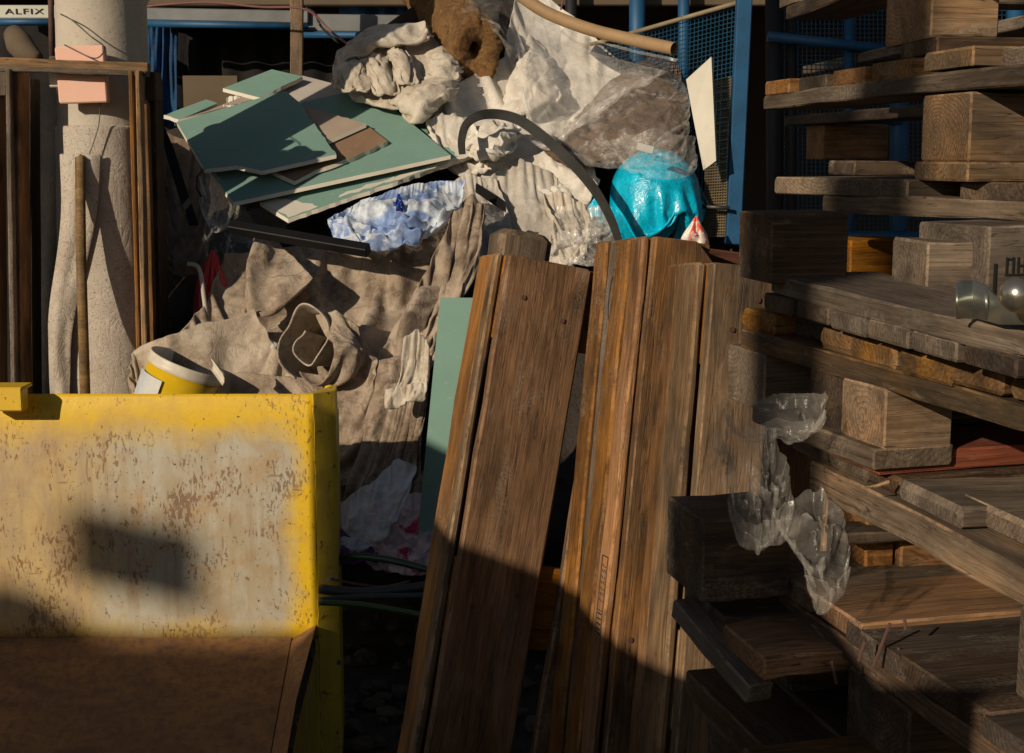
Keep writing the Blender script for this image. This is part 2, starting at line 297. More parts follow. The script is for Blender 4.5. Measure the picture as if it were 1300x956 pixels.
def paint(name, worn):
    n = NT(name); uv = n.tc.outputs['UV']; v = n.mapp()
    yel = (.76, .49, .006); yel2 = (.60, .38, .05)
    a = n.noise(v, 5, 6, .6); b = n.noise(v, 38, 6, .7, .4); big = n.noise(v, 2.3, 4, .6, .3)
    col = n.mix(n.ramp(n.math('ADD', n.math('MULTIPLY', a, .6), n.math('MULTIPLY', b, .4)), [(.4, 0.0), (.72, 1.0)]), yel, yel2)
    if worn:
        x = n.sep(uv); wob = n.math('MULTIPLY', n.math('SUBTRACT', a, .5), .16)
        def edge(val, lo, hi): return n.nd('ShaderNodeMapRange', {0: n.math('ADD', val, wob), 1: lo, 2: hi}).outputs[0]
        m = n.math('MULTIPLY', edge(x[0], .02, .075), edge(x[1], -.06, .05))
        top = n.math('SUBTRACT', .60, x[1]); m = n.math('MULTIPLY', m, edge(top, .10, .17))
        leftfade = n.nd('ShaderNodeMapRange', {0: n.math('ADD', x[0], n.math('MULTIPLY', wob, 2.5)), 1: .38, 2: .62}).outputs[0]
        grime = n.noise(n.mapp(scale=(1, 1, .45)), 16, 7, .7, .5)
        grey = n.mix(n.ramp(grime, [(.4, 0.0), (.62, 1.0)]), (.47, .44, .35), (.40, .33, .22))
        tan = n.mix(n.ramp(grime, [(.38, 0.0), (.6, 1.0)]), (.55, .40, .18), (.42, .31, .18))
        bare = n.mix(n.ramp(n.math('ADD', n.math('MULTIPLY', leftfade, .55), n.math('MULTIPLY', big, .6)), [(.38, 0.0), (.62, 1.0)]), grey, tan)
        mb = n.math('MULTIPLY', m, n.ramp(n.math('ADD', b, n.math('MULTIPLY', m, .35)), [(.40, .72), (.58, 1.0)]))
        col = n.mix(mb, col, bare)
        col = n.mix(n.math('MULTIPLY', n.ramp(n.noise(v, 12, 7, .72, .8), [(.5, 0.0), (.66, 1.0)]), n.math('ADD', n.math('MULTIPLY', m, .35), .22)), col, (.42, .25, .10))
        # rust: short gouges and freckles
        g1 = n.noise(n.mapp(scale=(1, 1, .38), rot=(0, .25, 0)), 125, 3, .6, .6); g2 = n.noise(n.mapp(scale=(1.3, 1, .5), rot=(0, -.5, 0)), 150, 3, .6)
        clus = n.noise(v, 7, 4, .65)
        r1 = n.ramp(n.math('ADD', g1, n.math('MULTIPLY', n.math('SUBTRACT', clus, .5), .8)), [(.615, 0.0), (.66, .85)])
        r2 = n.ramp(n.math('ADD', g2, n.math('MULTIPLY', n.math('SUBTRACT', clus, .5), .7)), [(.64, 0.0), (.68, 1.0)])
        rm = n.math('MAXIMUM', n.math('MULTIPLY', r1, n.math('ADD', n.math('MULTIPLY', m, .75), .12)), n.math('MULTIPLY', r2, .7))
        col = n.mix(rm, col, n.mix(b, (.24, .10, .04), (.09, .04, .02)))
        sc1 = n.noise(n.mapp(scale=(1, 1, .12), rot=(0, .5, 0)), 60, 2, .5); sc2 = n.noise(n.mapp(scale=(.15, 1, 1), rot=(0, .2, 0)), 70, 2, .5)
        for q_ in (sc1, sc2): col = n.mix(n.math('MULTIPLY', n.ramp(q_, [(.725, 0.0), (.74, 1.0)]), .6), col, (.20, .13, .08))
        drip = n.noise(n.mapp(scale=(1, 1, .07)), 55, 4, .6)
        col = n.mix(n.math('MULTIPLY', n.ramp(drip, [(.55, 0.0), (.72, 1.0)]), n.math('MULTIPLY', m, .35)), col, (.28, .16, .07))
    ch = n.noise(v, 70, 4, .7); col = n.mix(n.ramp(ch, [(.665, 0.0), (.69, 1.0)]), col, (.08, .05, .03))
    n.set(Base_Color=col, Roughness=n.ramp(b, [(.3, .38), (.7, .62)])); n.bump(n.math('ADD', b, a), .25, .003); return n.m
paint('skip_worn', True); paint('skip_yellow', False)
n = NT('skip_yellow_shaded'); v = n.mapp(); b = n.noise(v, 45, 6, .7, .5); c = n.noise(n.mapp(scale=(1, 1, .2)), 20, 5, .7)  # yellow paint darkened to stand in for shade, with real scuffs on top
ed = n.noise(v, 9, 4, .6)
col = n.mix(n.ramp(c, [(.4, 0.0), (.7, 1.0)]), (.62, .43, .03), (.40, .27, .05)); col = n.mix(n.ramp(b, [(.6, 0.0), (.68, 1.0)]), col, (.06, .045, .03))
col = n.mix(n.ramp(n.math('ADD', n.math('MULTIPLY', ed, .7), n.math('MULTIPLY', b, .3)), [(.6, 0.0), (.66, 1.0)]), col, (.5, .5, .46)); n.set(Base_Color=col, Roughness=.55); n.bump(b, .3, .003)
n = NT('skip_rust'); v = n.mapp(); a = n.noise(n.mapp(scale=(.5, 1, 1)), 9, 7, .65, .8); b = n.noise(v, 60, 5, .7)
col = n.mix(n.ramp(a, [(.35, 0.0), (.65, 1.0)]), (.20, .095, .045), (.36, .18, .06)); col = n.mix(n.ramp(b, [(.45, 0.0), (.8, 1.0)]), col, (.09, .05, .035))
n.set(Base_Color=col, Roughness=.75); n.bump(n.math('ADD', a, b), .35, .004)
def pboard(name, c, c2, sc=8, smear=.0):
    n = NT(name); v = n.mapp(rnd=True); a = n.noise(v, sc, 6, .6); b = n.noise(v, 60, 5, .7, .4); cc = n.noise(v, 11, 6, .7, .5)
    col = n.mix(n.ramp(a, [(.35, 0.0), (.7, 1.0)]), c, c2); col = n.mix(n.math('MULTIPLY', n.ramp(b, [(.6, 0.0), (.72, 1.0)]), .35), col, (.5, .5, .44))
    if smear: col = n.mix(n.ramp(n.math('ADD', cc, 0), [(.6 - smear * .1, 0.0), (.63 - smear * .1, smear)]), col, (.6, .58, .5))
    n.set(Base_Color=col, Roughness=.85); n.bump(b, .15, .001); return n.m
pboard('board_green', (.195, .335, .28), (.17, .30, .25)); pboard('board_green_smeared', (.17, .32, .255), (.15, .285, .225), smear=1.0)
pboard('board_core', (.66, .62, .52), (.55, .5, .41)); pboard('board_beige', (.40, .32, .25), (.34, .27, .205)); pboard('board_brown', (.26, .165, .10), (.21, .13, .075))
pboard('board_white', (.66, .63, .55), (.58, .54, .45)); pboard('board_grey', (.5, .46, .42), (.42, .38, .34))
n = NT('insulation'); v = n.mapp(); a = n.noise(v, 22, 8, .75, 1.5); b = n.noise(n.mapp(scale=(1, 1, .4)), 160, 5, .8, 1)
col = n.mix(n.ramp(a, [(.35, 0.0), (.6, 1.0)]), (.13, .055, .016), (.46, .24, .08)); col = n.mix(n.ramp(b, [(.5, 0.0), (.75, .8)]), col, (.60, .42, .22))
n.set(Base_Color=col, Roughness=1.0); n.bump(n.math('ADD', a, b), 1.0, .02)
n = NT('insulation_brown'); v = n.mapp(scale=(.5, 1, 1.6)); a = n.noise(v, 14, 7, .7, 1.0); b = n.noise(v, 120, 5, .8, 1)
col = n.mix(n.ramp(a, [(.35, 0.0), (.65, 1.0)]), (.15, .09, .06), (.32, .21, .135)); col = n.mix(n.ramp(b, [(.5, 0.0), (.8, .5)]), col, (.42, .32, .22))
n.set(Base_Color=col, Roughness=1.0); n.bump(n.math('ADD', a, b), .9, .02)
n = NT('concrete'); v = n.mapp(); a = n.noise(v, 6, 7, .65); b = n.noise(v, 55, 5, .7); s = n.noise(v, 150, 3, .7)
col = n.mix(n.ramp(a, [(.3, 0.0), (.7, 1.0)]), (.52, .47, .39), (.42, .37, .30)); col = n.mix(n.ramp(b, [(.56, 0.0), (.75, .6)]), col, (.30, .25, .19)); col = n.mix(n.ramp(s, [(.66, 0.0), (.7, .8)]), col, (.1, .09, .08))
n.set(Base_Color=col, Roughness=.9); n.bump(n.math('ADD', a, b), .4, .004)
n = NT('dirt'); v = n.mapp(); a = n.noise(v, 3, 8, .7); b = n.noise(v, 40, 8, .75)
n.set(Base_Color=n.mix(n.ramp(n.math('ADD', n.math('MULTIPLY', a, .5), n.math('MULTIPLY', b, .5)), [(.35, 0.0), (.65, 1.0)]), (.055, .04, .03), (.17, .13, .095)), Roughness=1.0); n.bump(n.math('ADD', a, b), .9, .03)
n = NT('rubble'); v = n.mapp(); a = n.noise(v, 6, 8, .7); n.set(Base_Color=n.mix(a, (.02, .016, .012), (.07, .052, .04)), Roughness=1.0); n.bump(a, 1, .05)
plain('pink_foam', (.82, .47, .37), .9, var=.08, c2=(.78, .50, .38)); plain('black_plastic', (.012, .012, .013), .42, var=.3, spec=.12)
plain('strap', (.04, .04, .037), .6, var=.4, sc=30, spec=.1); plain('cardboard', (.36, .23, .115), .7, var=.2, sc=25)
plain('zinc', (.40, .40, .34), .42, metal=.9, c2=(.30, .33, .31), sc=35, bump=.1); plain('zinc_ball', (.62, .56, .44), .22, metal=.9, c2=(.45, .42, .35), sc=30, bump=.05)
plain('galv', (.19, .20, .205), .6, metal=.3, var=.35, sc=9); plain('blue_steel', (.010, .085, .20), .55, var=.35, sc=14); plain('mesh_blue', (.02, .12, .22), .5, var=.4, sc=10)
plain('mesh_tan', (.27, .21, .12), .6, var=.4, sc=20); plain('sign_white', (.55, .55, .47), .5, var=.2); plain('ink', (.012, .011, .01), .8); plain('rust_rod', (.10, .05, .035), .8, var=.4, sc=40)
plain('shade_dark', (.008, .009, .011), .7); plain('hose_green', (.012, .05, .03), .4); plain('hose_bright', (.03, .075, .012), .4); plain('hose_grey', (.025, .035, .036), .5)  # first colour: near-black standing in for missing light at the back
plain('bucket_white', (.68, .62, .5), .45, var=.25, sc=30); plain('bucket_yellow', (.80, .52, .01), .35, var=.15, sc=18); plain('label_blue', (.45, .5, .56), .4, c2=(.62, .60, .52), sc=30)
plain('mud', (.12, .09, .06), .9, var=.4, sc=30); plain('brick', (.22, .13, .085), .9, sc=30); plain('hall_wall', (.07, .05, .038), .9, sc=3); plain('tan_wall', (.13, .095, .06), .9, sc=6)
plain('stick_bark', (.1, .06, .035), .9); plain('wire_red', (.22, .09, .08), .6); plain('black_rubber', (.02, .02, .02), .5); plain('steel_dark', (.1, .1, .1), .5, metal=.7)
plain('label_white', (.7, .7, .66), .4)
# ---------------------------------------------------------------- crumpled cloth by relaxing a stretched sheet
def coons(top, bot, left, right, nu, nv):
    """patch between four image-space polylines of (u, v, Y); corners must meet"""
    def samp(pl, n):
        p = np.array([tuple(P(*q)) for q in pl]); s = np.r_[0, np.cumsum(np.linalg.norm(np.diff(p, axis=0), axis=1))]
        t = np.linspace(0, s[-1], n); o = np.stack([np.interp(t, s, p[:, k]) for k in range(3)], 1)
        return o
    T, B, L, Rr = samp(top, nu), samp(bot, nu), samp(left, nv), samp(right, nv)
    u = np.linspace(0, 1, nu)[:, None, None]; v = np.linspace(0, 1, nv)[None, :, None]
    return ((1 - v) * T[:, None] + v * B[:, None] + (1 - u) * L[None] + u * Rr[None]
            - ((1 - u) * (1 - v) * T[0] + u * (1 - v) * T[-1] + (1 - u) * v * B[0] + u * v * B[-1]))
def normals(Q):
    du = np.gradient(Q, axis=0); dv = np.gradient(Q, axis=1); n = np.cross(du, dv); n /= np.linalg.norm(n, axis=2, keepdims=True) + 1e-12
    c = np.array([0, 0, 1.35]) - Q; s = np.sign((n * c).sum(2, keepdims=True)); s[s == 0] = 1
    return n * s
def nfield(nu, nv, sx, sy, seed, oct=3):
    o = np.zeros((nu, nv))
    for i in range(nu):
        for j in range(nv): o[i, j] = mn.fractal((i * sx / nu, j * sy / nv, seed * 7.31), 1.0, 2.0, oct)
    return o
def relax(Q, su=1.2, sv=1.1, iters=160, bend=.25, amp=.012, fr=(5, 5), seed=1, dmin=-.025, dmax=.12, g=.0006, pin='tb', pk=.6, damp=.92, selfc=0, bulge=0, N0=None, wind=0.0, found=0, hf=0, anc=None, glue=None, contract=.010, rag=.0035, ridges=None):
    filmy = bend < .2; nu0 = Q.shape[0]
    if anc is None: anc = .006 if filmy else .0012
    if glue is None: glue = (12 if nu0 > 50 else 4) if filmy else (3 if nu0 > 55 else 0)
    nu, nv = Q.shape[:2]
    if rag:
        Q = Q + np.stack([nfield(nu, nv, 5, 5, seed + 31 + k) for k in range(3)], 2) * rag * 2
    base = Q.copy(); N = normals(Q) if N0 is None else N0
    a = np.diff(Q, axis=0); b = np.diff(Q, axis=1)
    ru = np.linalg.norm(a, axis=2) * su; rv = np.linalg.norm(b, axis=2) * sv
    def plen(x): return np.sqrt((x ** 2).sum(2))
    aa = a[:, :-1] * su; bb = b[:-1] * sv
    d1 = np.sqrt((aa ** 2).sum(2) + (bb ** 2).sum(2) + 2 * (aa * bb).sum(2) * .9); d2 = np.sqrt(np.maximum((aa ** 2).sum(2) + (bb ** 2).sum(2) - 2 * (aa * bb).sum(2) * .9, 1e-8))
    u2 = ru[:-1] + ru[1:]; v2 = rv[:, :-1] + rv[:, 1:]
    u4 = u2[:-2] + u2[2:] if nu > 6 else None; v4 = v2[:, :-2] + v2[:, 2:]
    f = nfield(nu, nv, fr[0], fr[1], seed); f2 = nfield(nu, nv, fr[0] * 2.5, fr[1] * 2.5, seed + 5)
    U, Vv = np.meshgrid(np.linspace(0, 1, nu), np.linspace(0, 1, nv), indexing='ij')
    env = np.sin(PI * U) ** .5 * np.sin(PI * Vv) ** .5
    X = Q + N * ((f * .7 + f2 * .4) * amp + bulge * env + amp * .5)[..., None]; Xp = X.copy()
    off = bulge * env
    if ridges:
        rel = base - np.array(tuple(CAM)); dep = rel @ np.array(tuple(FW)); px = 650 + F * rel[..., 0] / dep; py = 478 - F * (rel @ np.array(tuple(UP))) / dep
        for (x0, y0, x1, y1, w_, h_) in ridges:
            dx, dy = x1 - x0, y1 - y0; L2 = dx * dx + dy * dy; tt = np.clip(((px - x0) * dx + (py - y0) * dy) / L2, 0, 1); dd = np.hypot(px - x0 - tt * dx, py - y0 - tt * dy)
            off = off + h_ * np.exp(-(dd / w_) ** 2) * (.45 + .55 * np.sin(PI * np.clip(tt * .8 + .1, 0, 1)))
        X = X + N * off[..., None]; Xp = X.copy()
    tgt = base + N * off[..., None]
    if glue:
        rg = np.random.RandomState(seed + 3); gm = (rg.randint(2, nu - 2, glue), rg.randint(2, nv - 2, glue)); cen = base.reshape(-1, 3).mean(0)
        gt = tgt[gm] - N[gm] * .5 * abs(dmin) + rg.randn(glue, 3) * contract
    pinm = np.zeros((nu, nv), bool)
    if hf: X += N * (nfield(nu, nv, fr[0] * 6, fr[1] * 6, seed + 9) * hf)[..., None]; Xp = X.copy()
    if 't' in pin: pinm[:, 0] = True
    if 'b' in pin: pinm[:, -1] = True
    if 'l' in pin: pinm[0] = True
    if 'r' in pin: pinm[-1] = True
    if 'c' in pin: pinm[0, 0] = pinm[-1, 0] = pinm[0, -1] = pinm[-1, -1] = True
    cand = pinm.copy()
    rnd = np.random.RandomState(seed)
    def con(i1, i2, rest, k):
        A = X[i1]; B = X[i2]; d = B - A; l = np.sqrt((d ** 2).sum(2)) + 1e-9
        c = d * (((l - rest) / l) * .5 * k)[..., None]; X[i1] = A + c; X[i2] = B - c
    def bcon(i1, i2, rest, k):
        A = X[i1]; B = X[i2]; d = B - A; l = np.sqrt((d ** 2).sum(2)) + 1e-9
        e = np.minimum(l - rest * .97, 0)
        c = d * ((e / l) * .5 * k)[..., None]; X[i1] = A + c; X[i2] = B - c
    s = slice; G = np.array([0, 0, -g])
    for it in range(iters):
        vel = (X - Xp) * damp; Xp = X.copy(); X = X + vel + G
        if it < iters * .35: X += N * (rnd.randn(nu, nv) * .0006)[..., None]
        for rep in range(3):
            for k in (0, 1):
                m = ru[k::2]; n_ = m.shape[0]; con((s(k, k + 2 * n_ - 1, 2), s(None)), (s(k + 1, k + 2 * n_, 2), s(None)), m, .95)
                m = rv[:, k::2]; n_ = m.shape[1]; con((s(None), s(k, k + 2 * n_ - 1, 2)), (s(None), s(k + 1, k + 2 * n_, 2)), m, .95)
                for j in (0, 1):
                    m = d1[k::2, j::2]; p_, q_ = m.shape
                    con((s(k, k + 2 * p_ - 1, 2), s(j, j + 2 * q_ - 1, 2)), (s(k + 1, k + 2 * p_, 2), s(j + 1, j + 2 * q_, 2)), m, .35)
                    m = d2[k::2, j::2]
                    con((s(k + 1, k + 2 * p_, 2), s(j, j + 2 * q_ - 1, 2)), (s(k, k + 2 * p_ - 1, 2), s(j + 1, j + 2 * q_, 2)), m, .35)
            if bend > 0:
                A = X[:-2]; B = X[2:]; mid = (A + B) * .5; c = (mid - X[1:-1]) * bend * .25; X[1:-1] += c; X[:-2] -= c * .5; X[2:] -= c * .5
                A = X[:, :-2]; B = X[:, 2:]; mid = (A + B) * .5; c = (mid - X[:, 1:-1]) * bend * .25; X[:, 1:-1] += c; X[:, :-2] -= c * .5; X[:, 2:] -= c * .5
        if selfc and it % 5 == 4:
            kd = KDTree(nu * nv); fl = X.reshape(-1, 3)
            for q in range(len(fl)): kd.insert(fl[q], q)
            kd.balance()
            for q in range(len(fl)):
                i, j = divmod(q, nv)
                for co, r, dist in kd.find_range(fl[q], selfc):
                    if r <= q: continue
                    i2, j2 = divmod(r, nv)
                    if abs(i - i2) + abs(j - j2) < 5: continue
                    dd = fl[q] - fl[r]; L = np.sqrt((dd ** 2).sum()) + 1e-7
                    if L < selfc: cc = dd / L * (selfc - L) * .4; fl[q] += cc; fl[r] -= cc
            X = fl.reshape(nu, nv, 3)
        d = ((X - base) * N).sum(2) - off; dc = np.clip(d, dmin, dmax); X += N * ((dc - d) * .7 - dc * found)[..., None]
        if anc: X += (tgt - X) * anc
        if glue: X[gm] += (gt - X[gm]) * .5
        X[pinm] += (base[pinm] - X[pinm]) * pk
    return X
def sheet(name, X, mat, th=.004, parent=None, sub=1, closed=False):
    nu, nv = X.shape[:2]; vs = X.reshape(-1, 3); fs = []
    for i in range(nu - (0 if closed else 1)):
        i2 = (i + 1) % nu
        for j in range(nv - 1): fs.append((i * nv + j, i2 * nv + j, i2 * nv + j + 1, i * nv + j + 1))
    o = obj(name, vs, fs, mat, parent, smooth=True)
    if th: m = o.modifiers.new('th', 'SOLIDIFY'); m.thickness = th; m.offset = 0
    if sub: m = o.modifiers.new('sub', 'SUBSURF'); m.levels = m.render_levels = sub
    return o
def patch(name, mat, top, bot, left, right, nu=60, nv=60, th=.004, parent=None, sub=1, **k):
    Q = coons(top, bot, left, right, nu, nv); return sheet(name, relax(Q, **k), mat, th, parent, sub)
def quad(tl, tr, br, bl): return dict(top=[tl, tr], bot=[bl, br], left=[tl, bl], right=[tr, br])
def blob(c, rx, ry, rz, nu, nv, rot=None):
    """front three quarters of an ellipsoid as a grid, pole towards the viewer's up"""
    Q = np.zeros((nu, nv, 3))
    for i in range(nu):
        for j in range(nv):
            a = 2 * PI * i / nu; b = PI * (.03 + .94 * j / (nv - 1))
            q = Vector((rx * math.sin(b) * math.cos(a), ry * math.sin(b) * math.sin(a), rz * math.cos(b)))
            if rot: q = rot @ q
            Q[i, j] = Vector(c) + q
    return Q
# ================================================================= SETTING
def ground():
    nx, ny = 90, 90; vs = []; fs = []
    xs = [math.copysign(abs(t) ** 2.2 * 60, t) for t in np.linspace(-1, 1, nx)]; ys = [math.copysign(abs(t) ** 2.2 * 60, t) + 3 for t in np.linspace(-1, 1, ny)]
    for x in xs:
        for y in ys: vs.append((x, y, mn.fractal((x * 1.3, y * 1.3, 2), 1, 2, 4) * .02 * (1 if abs(x) < 8 else 0)))
    for i in range(nx - 1):
        for j in range(ny - 1): fs.append((i * ny + j, (i + 1) * ny + j, (i + 1) * ny + j + 1, i * ny + j + 1))
    tag(obj('ground', vs, fs, MAT['dirt'], smooth=True), kind='structure')
ground()
def wall_box(name, a, b, mat, label, cat):
    m = MB(); a, b = Vector(a), Vector(b); m.box(Matrix.Translation((a + b) / 2), b - a); tag(m.build(name, mat), label, cat); return m
# open site shed behind the heap: roof, back and side walls keep the far side dark
rt = empty('site_shed', (0, 8, 0)); tag(rt, 'large dark open-fronted shed standing behind the rubbish heap', 'shed')
for nm, a, b in (('back_wall', (-6, 9, 0), (6, 9.15, 4.2)), ('side_wall', (-6, 5.55, 0), (-5.85, 9, 4.2)), ('side_wall', (5.85, 5.4, 0), (6, 9, 4.2)), ('roof', (-6.2, 5.3, 4.2), (6.2, 9.3, 4.35)), ('front_panel', (-6, 5.35, 2.15), (6, 5.45, 4.2))):
    m = MB(); m.box(Matrix.Translation((Vector(a) + Vector(b)) / 2), Vector(b) - Vector(a)); m.build(nm, MAT['hall_wall'] if nm != 'roof' else MAT['shade_dark'], rt)
# ---- dark tarpaulin hung under the scaffold deck, behind the plasterboard
def tarp(name, mat, u0, u1, v0, v1, Y, label, nf=14, amp=.02, cat='tarpaulin'):
    nu, nv = 90, 16; X = np.zeros((nu, nv, 3))
    for i in range(nu):
        for j in range(nv):
            t = i / (nu - 1); s = j / (nv - 1); p = P(u0 + (u1 - u0) * t, v0 + (v1 - v0) * s, Y)
            p.y += amp * math.sin(t * nf * 2 * PI + 1.3 * math.sin(s * 3 + t * 9)) * (.3 + .7 * s) + .02 * mn.noise((t * 9, s * 3, 4)); X[i, j] = p
    tag(sheet(name, X, mat, .002, sub=0), label, cat)
tarp('tarpaulin', MAT['tarp_black'], 205, 660, 24, 330, 5.25, 'black tarpaulin hanging in folds under the scaffold deck behind the green boards')
tarp('tarpaulin', MAT['tarp_blue'], 183, 226, 20, 160, 5.1, 'narrow blue tarpaulin edge hanging just right of the concrete column', 3, .02)
tarp('tarpaulin', MAT['tarp_black'], -60, 200, 30, 560, 5.3, 'added black sheet in place of the unlit interior behind the left door frames', 6, .02)  # added sheet, its black stands in for the unlit interior there
tarp('tarpaulin', MAT['tarp_blue'], 430, 560, -30, 40, 5.15, 'blue tarpaulin hanging behind the cream cloth bundle at the top', 4, .025)
# ---- scaffold decks at the back
def deck(u0, u1, v0, v1, Y, mat, label, wob=0, tilt=0):
    rt = empty('scaffold_deck', P((u0 + u1) / 2, v1, Y)); tag(rt, label, 'scaffold deck', 'steel scaffold decks at the back')
    a = P(u0, (v0 + v1) / 2, Y); b = P(u1, (v0 + v1) / 2 + tilt, Y); h = (P(u0, v0, Y) - P(u0, v1, Y)).length
    m = MB(); m.box(frame((a + b) / 2 + V(0, .0, 0), b - a, V(0, 1, 0)), ((b - a).length, .03, h), .003); f = m.build('side_rail', mat, rt)
    m = MB(); m.box(frame((a + b) / 2 + V(0, .18, h * .2), b - a, V(0, 1, 0)), ((b - a).length, .32, .02)); m.build('walkway', MAT['galv'], rt)
    m = MB(); m.tube([a + V(0, -.02, -h / 2 - .012), b + V(0, -.02, -h / 2 - .012)], .012); m.build('lower_edge', MAT['blue_steel'], rt, True)
    return rt, a, b, h
dk, a, b, h = deck(-20, 92, 7, 24, 4.9, MAT['sign_white'], 'pale scaffold deck rail with black stencilled lettering at upper left')
def text(s, M, size, mat, parent=None, name='lettering', th=.0006, xs=1.0):
    c = bpy.data.curves.new('t', 'FONT'); c.body = s; c.size = size; c.align_x = 'CENTER'; c.align_y = 'CENTER'; c.extrude = th; c.space_character = 1.15
    o = bpy.data.objects.new('t', c); COL.objects.link(o); bpy.context.view_layer.update()
    me = bpy.data.meshes.new_from_object(o.evaluated_get(bpy.context.evaluated_depsgraph_get())); bpy.data.objects.remove(o)
    me.materials.clear(); me.materials.append(mat); me.name = name
    for v in me.vertices: v.co.x *= xs
    r = link(bpy.data.objects.new(name, me))
    if parent is not None: r.parent = parent; r.matrix_local = parent_inv(parent) @ M
    else: r.matrix_world = M
    return r
def facing(p, xd=(1, 0, 0), yd=(0, 0, 1)):
    return frame(p, xd, yd)
text('ALFIX', facing(P(33, 15.5, 4.9) + V(0, -.0175, 0)), .026, MAT['ink'], dk, xs=1.75)
deck(186, 392, 10, 26, 5.0, MAT['galv'], 'grey scaffold deck spanning behind the column and the green boards', tilt=4)
deck(386, 560, 18, 40, 5.02, MAT['galv'], 'grey scaffold deck end behind the cream cloth bundle', tilt=2)
# ---- things seen in the dark at the back
m = MB(); m.box(facing(P(268, 121, 4.9)) , (.185, .13, .018), .001); tag(m.build('plywood_offcut', MAT['tan_wall']), 'small brown plywood offcut leaning against the dark sheeting behind the green boards', 'plywood')
m = MB(); m.box(Matrix.Translation(P(700, -22, 5.1)), (3.2, .06, .16), .004); tag(m.build('wooden_beam', MAT['tan_wall']), 'brown beam running across the very top of the scene', 'beam')
st = board2('timber_stud', P(377, -40, 4.75), P(377, 150, 4.75), V(1, 0, 0), .04, .03, MAT['pine_tan']); tag(st, 'upright raw timber stud standing behind the green boards', 'timber stud')
m = MB(); m.tube([P(64, -40, 4.1), P(66, 78, 4.1)], .0085); tag(m.build('rusty_rod', MAT['rust_rod'], smooth=True), 'thin rusty steel rod hanging in front of the pale scaffold rail', 'steel rod')
m = MB(); m.tube([P(18, 44, 4.85), P(25, 56, 4.8), P(33, 66, 4.75), P(48, 74, 4.7)], [.035, .045, .04, .02], 16); tag(m.build('straw_roll', MAT['tan_wall'], smooth=True), 'tan curved roll in the dark under the pale scaffold rail', 'roll')
def wire(name, pts, r, mat, label, cat='cable', n=6):
    # smooth through points
    q = [P(*p) if not isinstance(p, Vector) else p for p in pts]; out = []
    for i in range(len(q) - 1):
        p0, p1, p2, p3 = q[max(i - 1, 0)], q[i], q[i + 1], q[min(i + 2, len(q) - 1)]
        for k in range(6):
            t = k / 6; out.append(.5 * ((2 * p1) + (p2 - p0) * t + (2 * p0 - 5 * p1 + 4 * p2 - p3) * t * t + (3 * p1 - p0 - 3 * p2 + p3) * t ** 3))
    out.append(q[-1]); m = MB(); m.tube(out, r, n); o = m.build(name, mat, smooth=True)
    if label: tag(o, label, cat)
    return o, out
wire('cable', [(186, 8, 4.6), (260, 3, 4.6), (330, 9, 4.6), (388, 12, 4.6), (420, 40, 4.6), (447, 60, 4.5)], .004, MAT['wire_red'], 'dull red cable slung along the scaffold deck behind the boards')
wire('cable', [(388, 10, 4.7), (400, 17, 4.7), (408, 34, 4.7), (430, 55, 4.6)], .004, MAT['black_rubber'], 'short black cable drooping past the timber stud')
# blue scaffold poles top centre
for i, (u, r, lab) in enumerate(((809, .028, 'thick dark blue scaffold pole at top centre behind the cardboard tube'), (868, .02, 'blue scaffold pole rising behind the mesh panel left of its post'), (725, .02, 'dark scaffold pole at the top just left of the cardboard tube middle'))):
    m = MB(); m.tube([P(u, 190, 5.0), P(u, -60, 5.0)], r, 12); tag(m.build('scaffold_pole', MAT['blue_steel'] if i != 2 else MAT['shade_dark'], smooth=True), lab, 'scaffold pole', 'scaffold poles at the back')
# ---- steel mesh container frame and panels
def mesh_panel(tl, tr, br, bl, nx, ny, r, name, parent, mat):
    tl, tr, br, bl = map(Vector, (tl, tr, br, bl)); m = MB()
    for i in range(nx + 1): t = i / nx; m.tube([tl.lerp(tr, t), bl.lerp(br, t)], r, 3, False)
    for j in range(ny + 1): t = j / ny; m.tube([tl.lerp(bl, t) + V(0, -r, 0), tr.lerp(br, t) + V(0, -r, 0)], r, 3, False)
    return m.build(name, mat, parent)
rt = empty('mesh_barrier', P(940, 300, 4.0)); tag(rt, 'blue steel mesh barrier with a heavy upright post behind the blue bag', 'mesh barrier')
mesh_panel(P(690, 74, 4.9), P(935, 4, 4.25), P(925, 300, 4.2), P(690, 320, 4.9), 52, 52, .0016, 'mesh', rt, MAT['mesh_blue'])
m = MB(); m.box(frame((P(946, -30, 4.1) + P(930, 310, 4.1)) / 2, P(946, -30, 4.1) - P(930, 310, 4.1), V(1, 0, 0)), ((P(946, -30, 4.1) - P(930, 310, 4.1)).length, .042, .042), .003)
m.build('post', MAT['blue_steel'], rt)
m = MB(); m.tube([P(690, 74, 4.88), P(938, 3, 4.22)], .007, 8); m.build('top_rail', MAT['mesh_tan'], rt, True)
mesh_panel(P(898, 104, 4.12), P(928, 98, 4.1), P(920, 300, 4.1), P(893, 300, 4.12), 9, 56, .0022, 'patch_mesh', rt, MAT['mesh_tan'])
m = MB(); m.tube([P(888, 262, 4.08), P(926, 264, 4.05)], .006); m.tube([P(888, 243, 4.08), P(900, 262, 4.08)], .006); m.build('tie_rod', MAT['steel_dark'], rt, True)
rt = empty('mesh_cage', P(1070, 300, 3.5)); tag(rt, 'blue steel mesh cage standing in the dark behind the pallet stack on the right', 'mesh cage')
for u0, u1, rr in ((1078, 1078, .012), (1142, 1140, .022), (982, 985, .02), (1005, 1006, .012), (1290, 1285, .02)):
    m = MB(); m.tube([P(u0, -30, 3.4), P(u1, 480, 3.4)], rr, 8); m.build('post', MAT['blue_steel'] if u0 > 1060 else MAT['shade_dark'], rt, True)
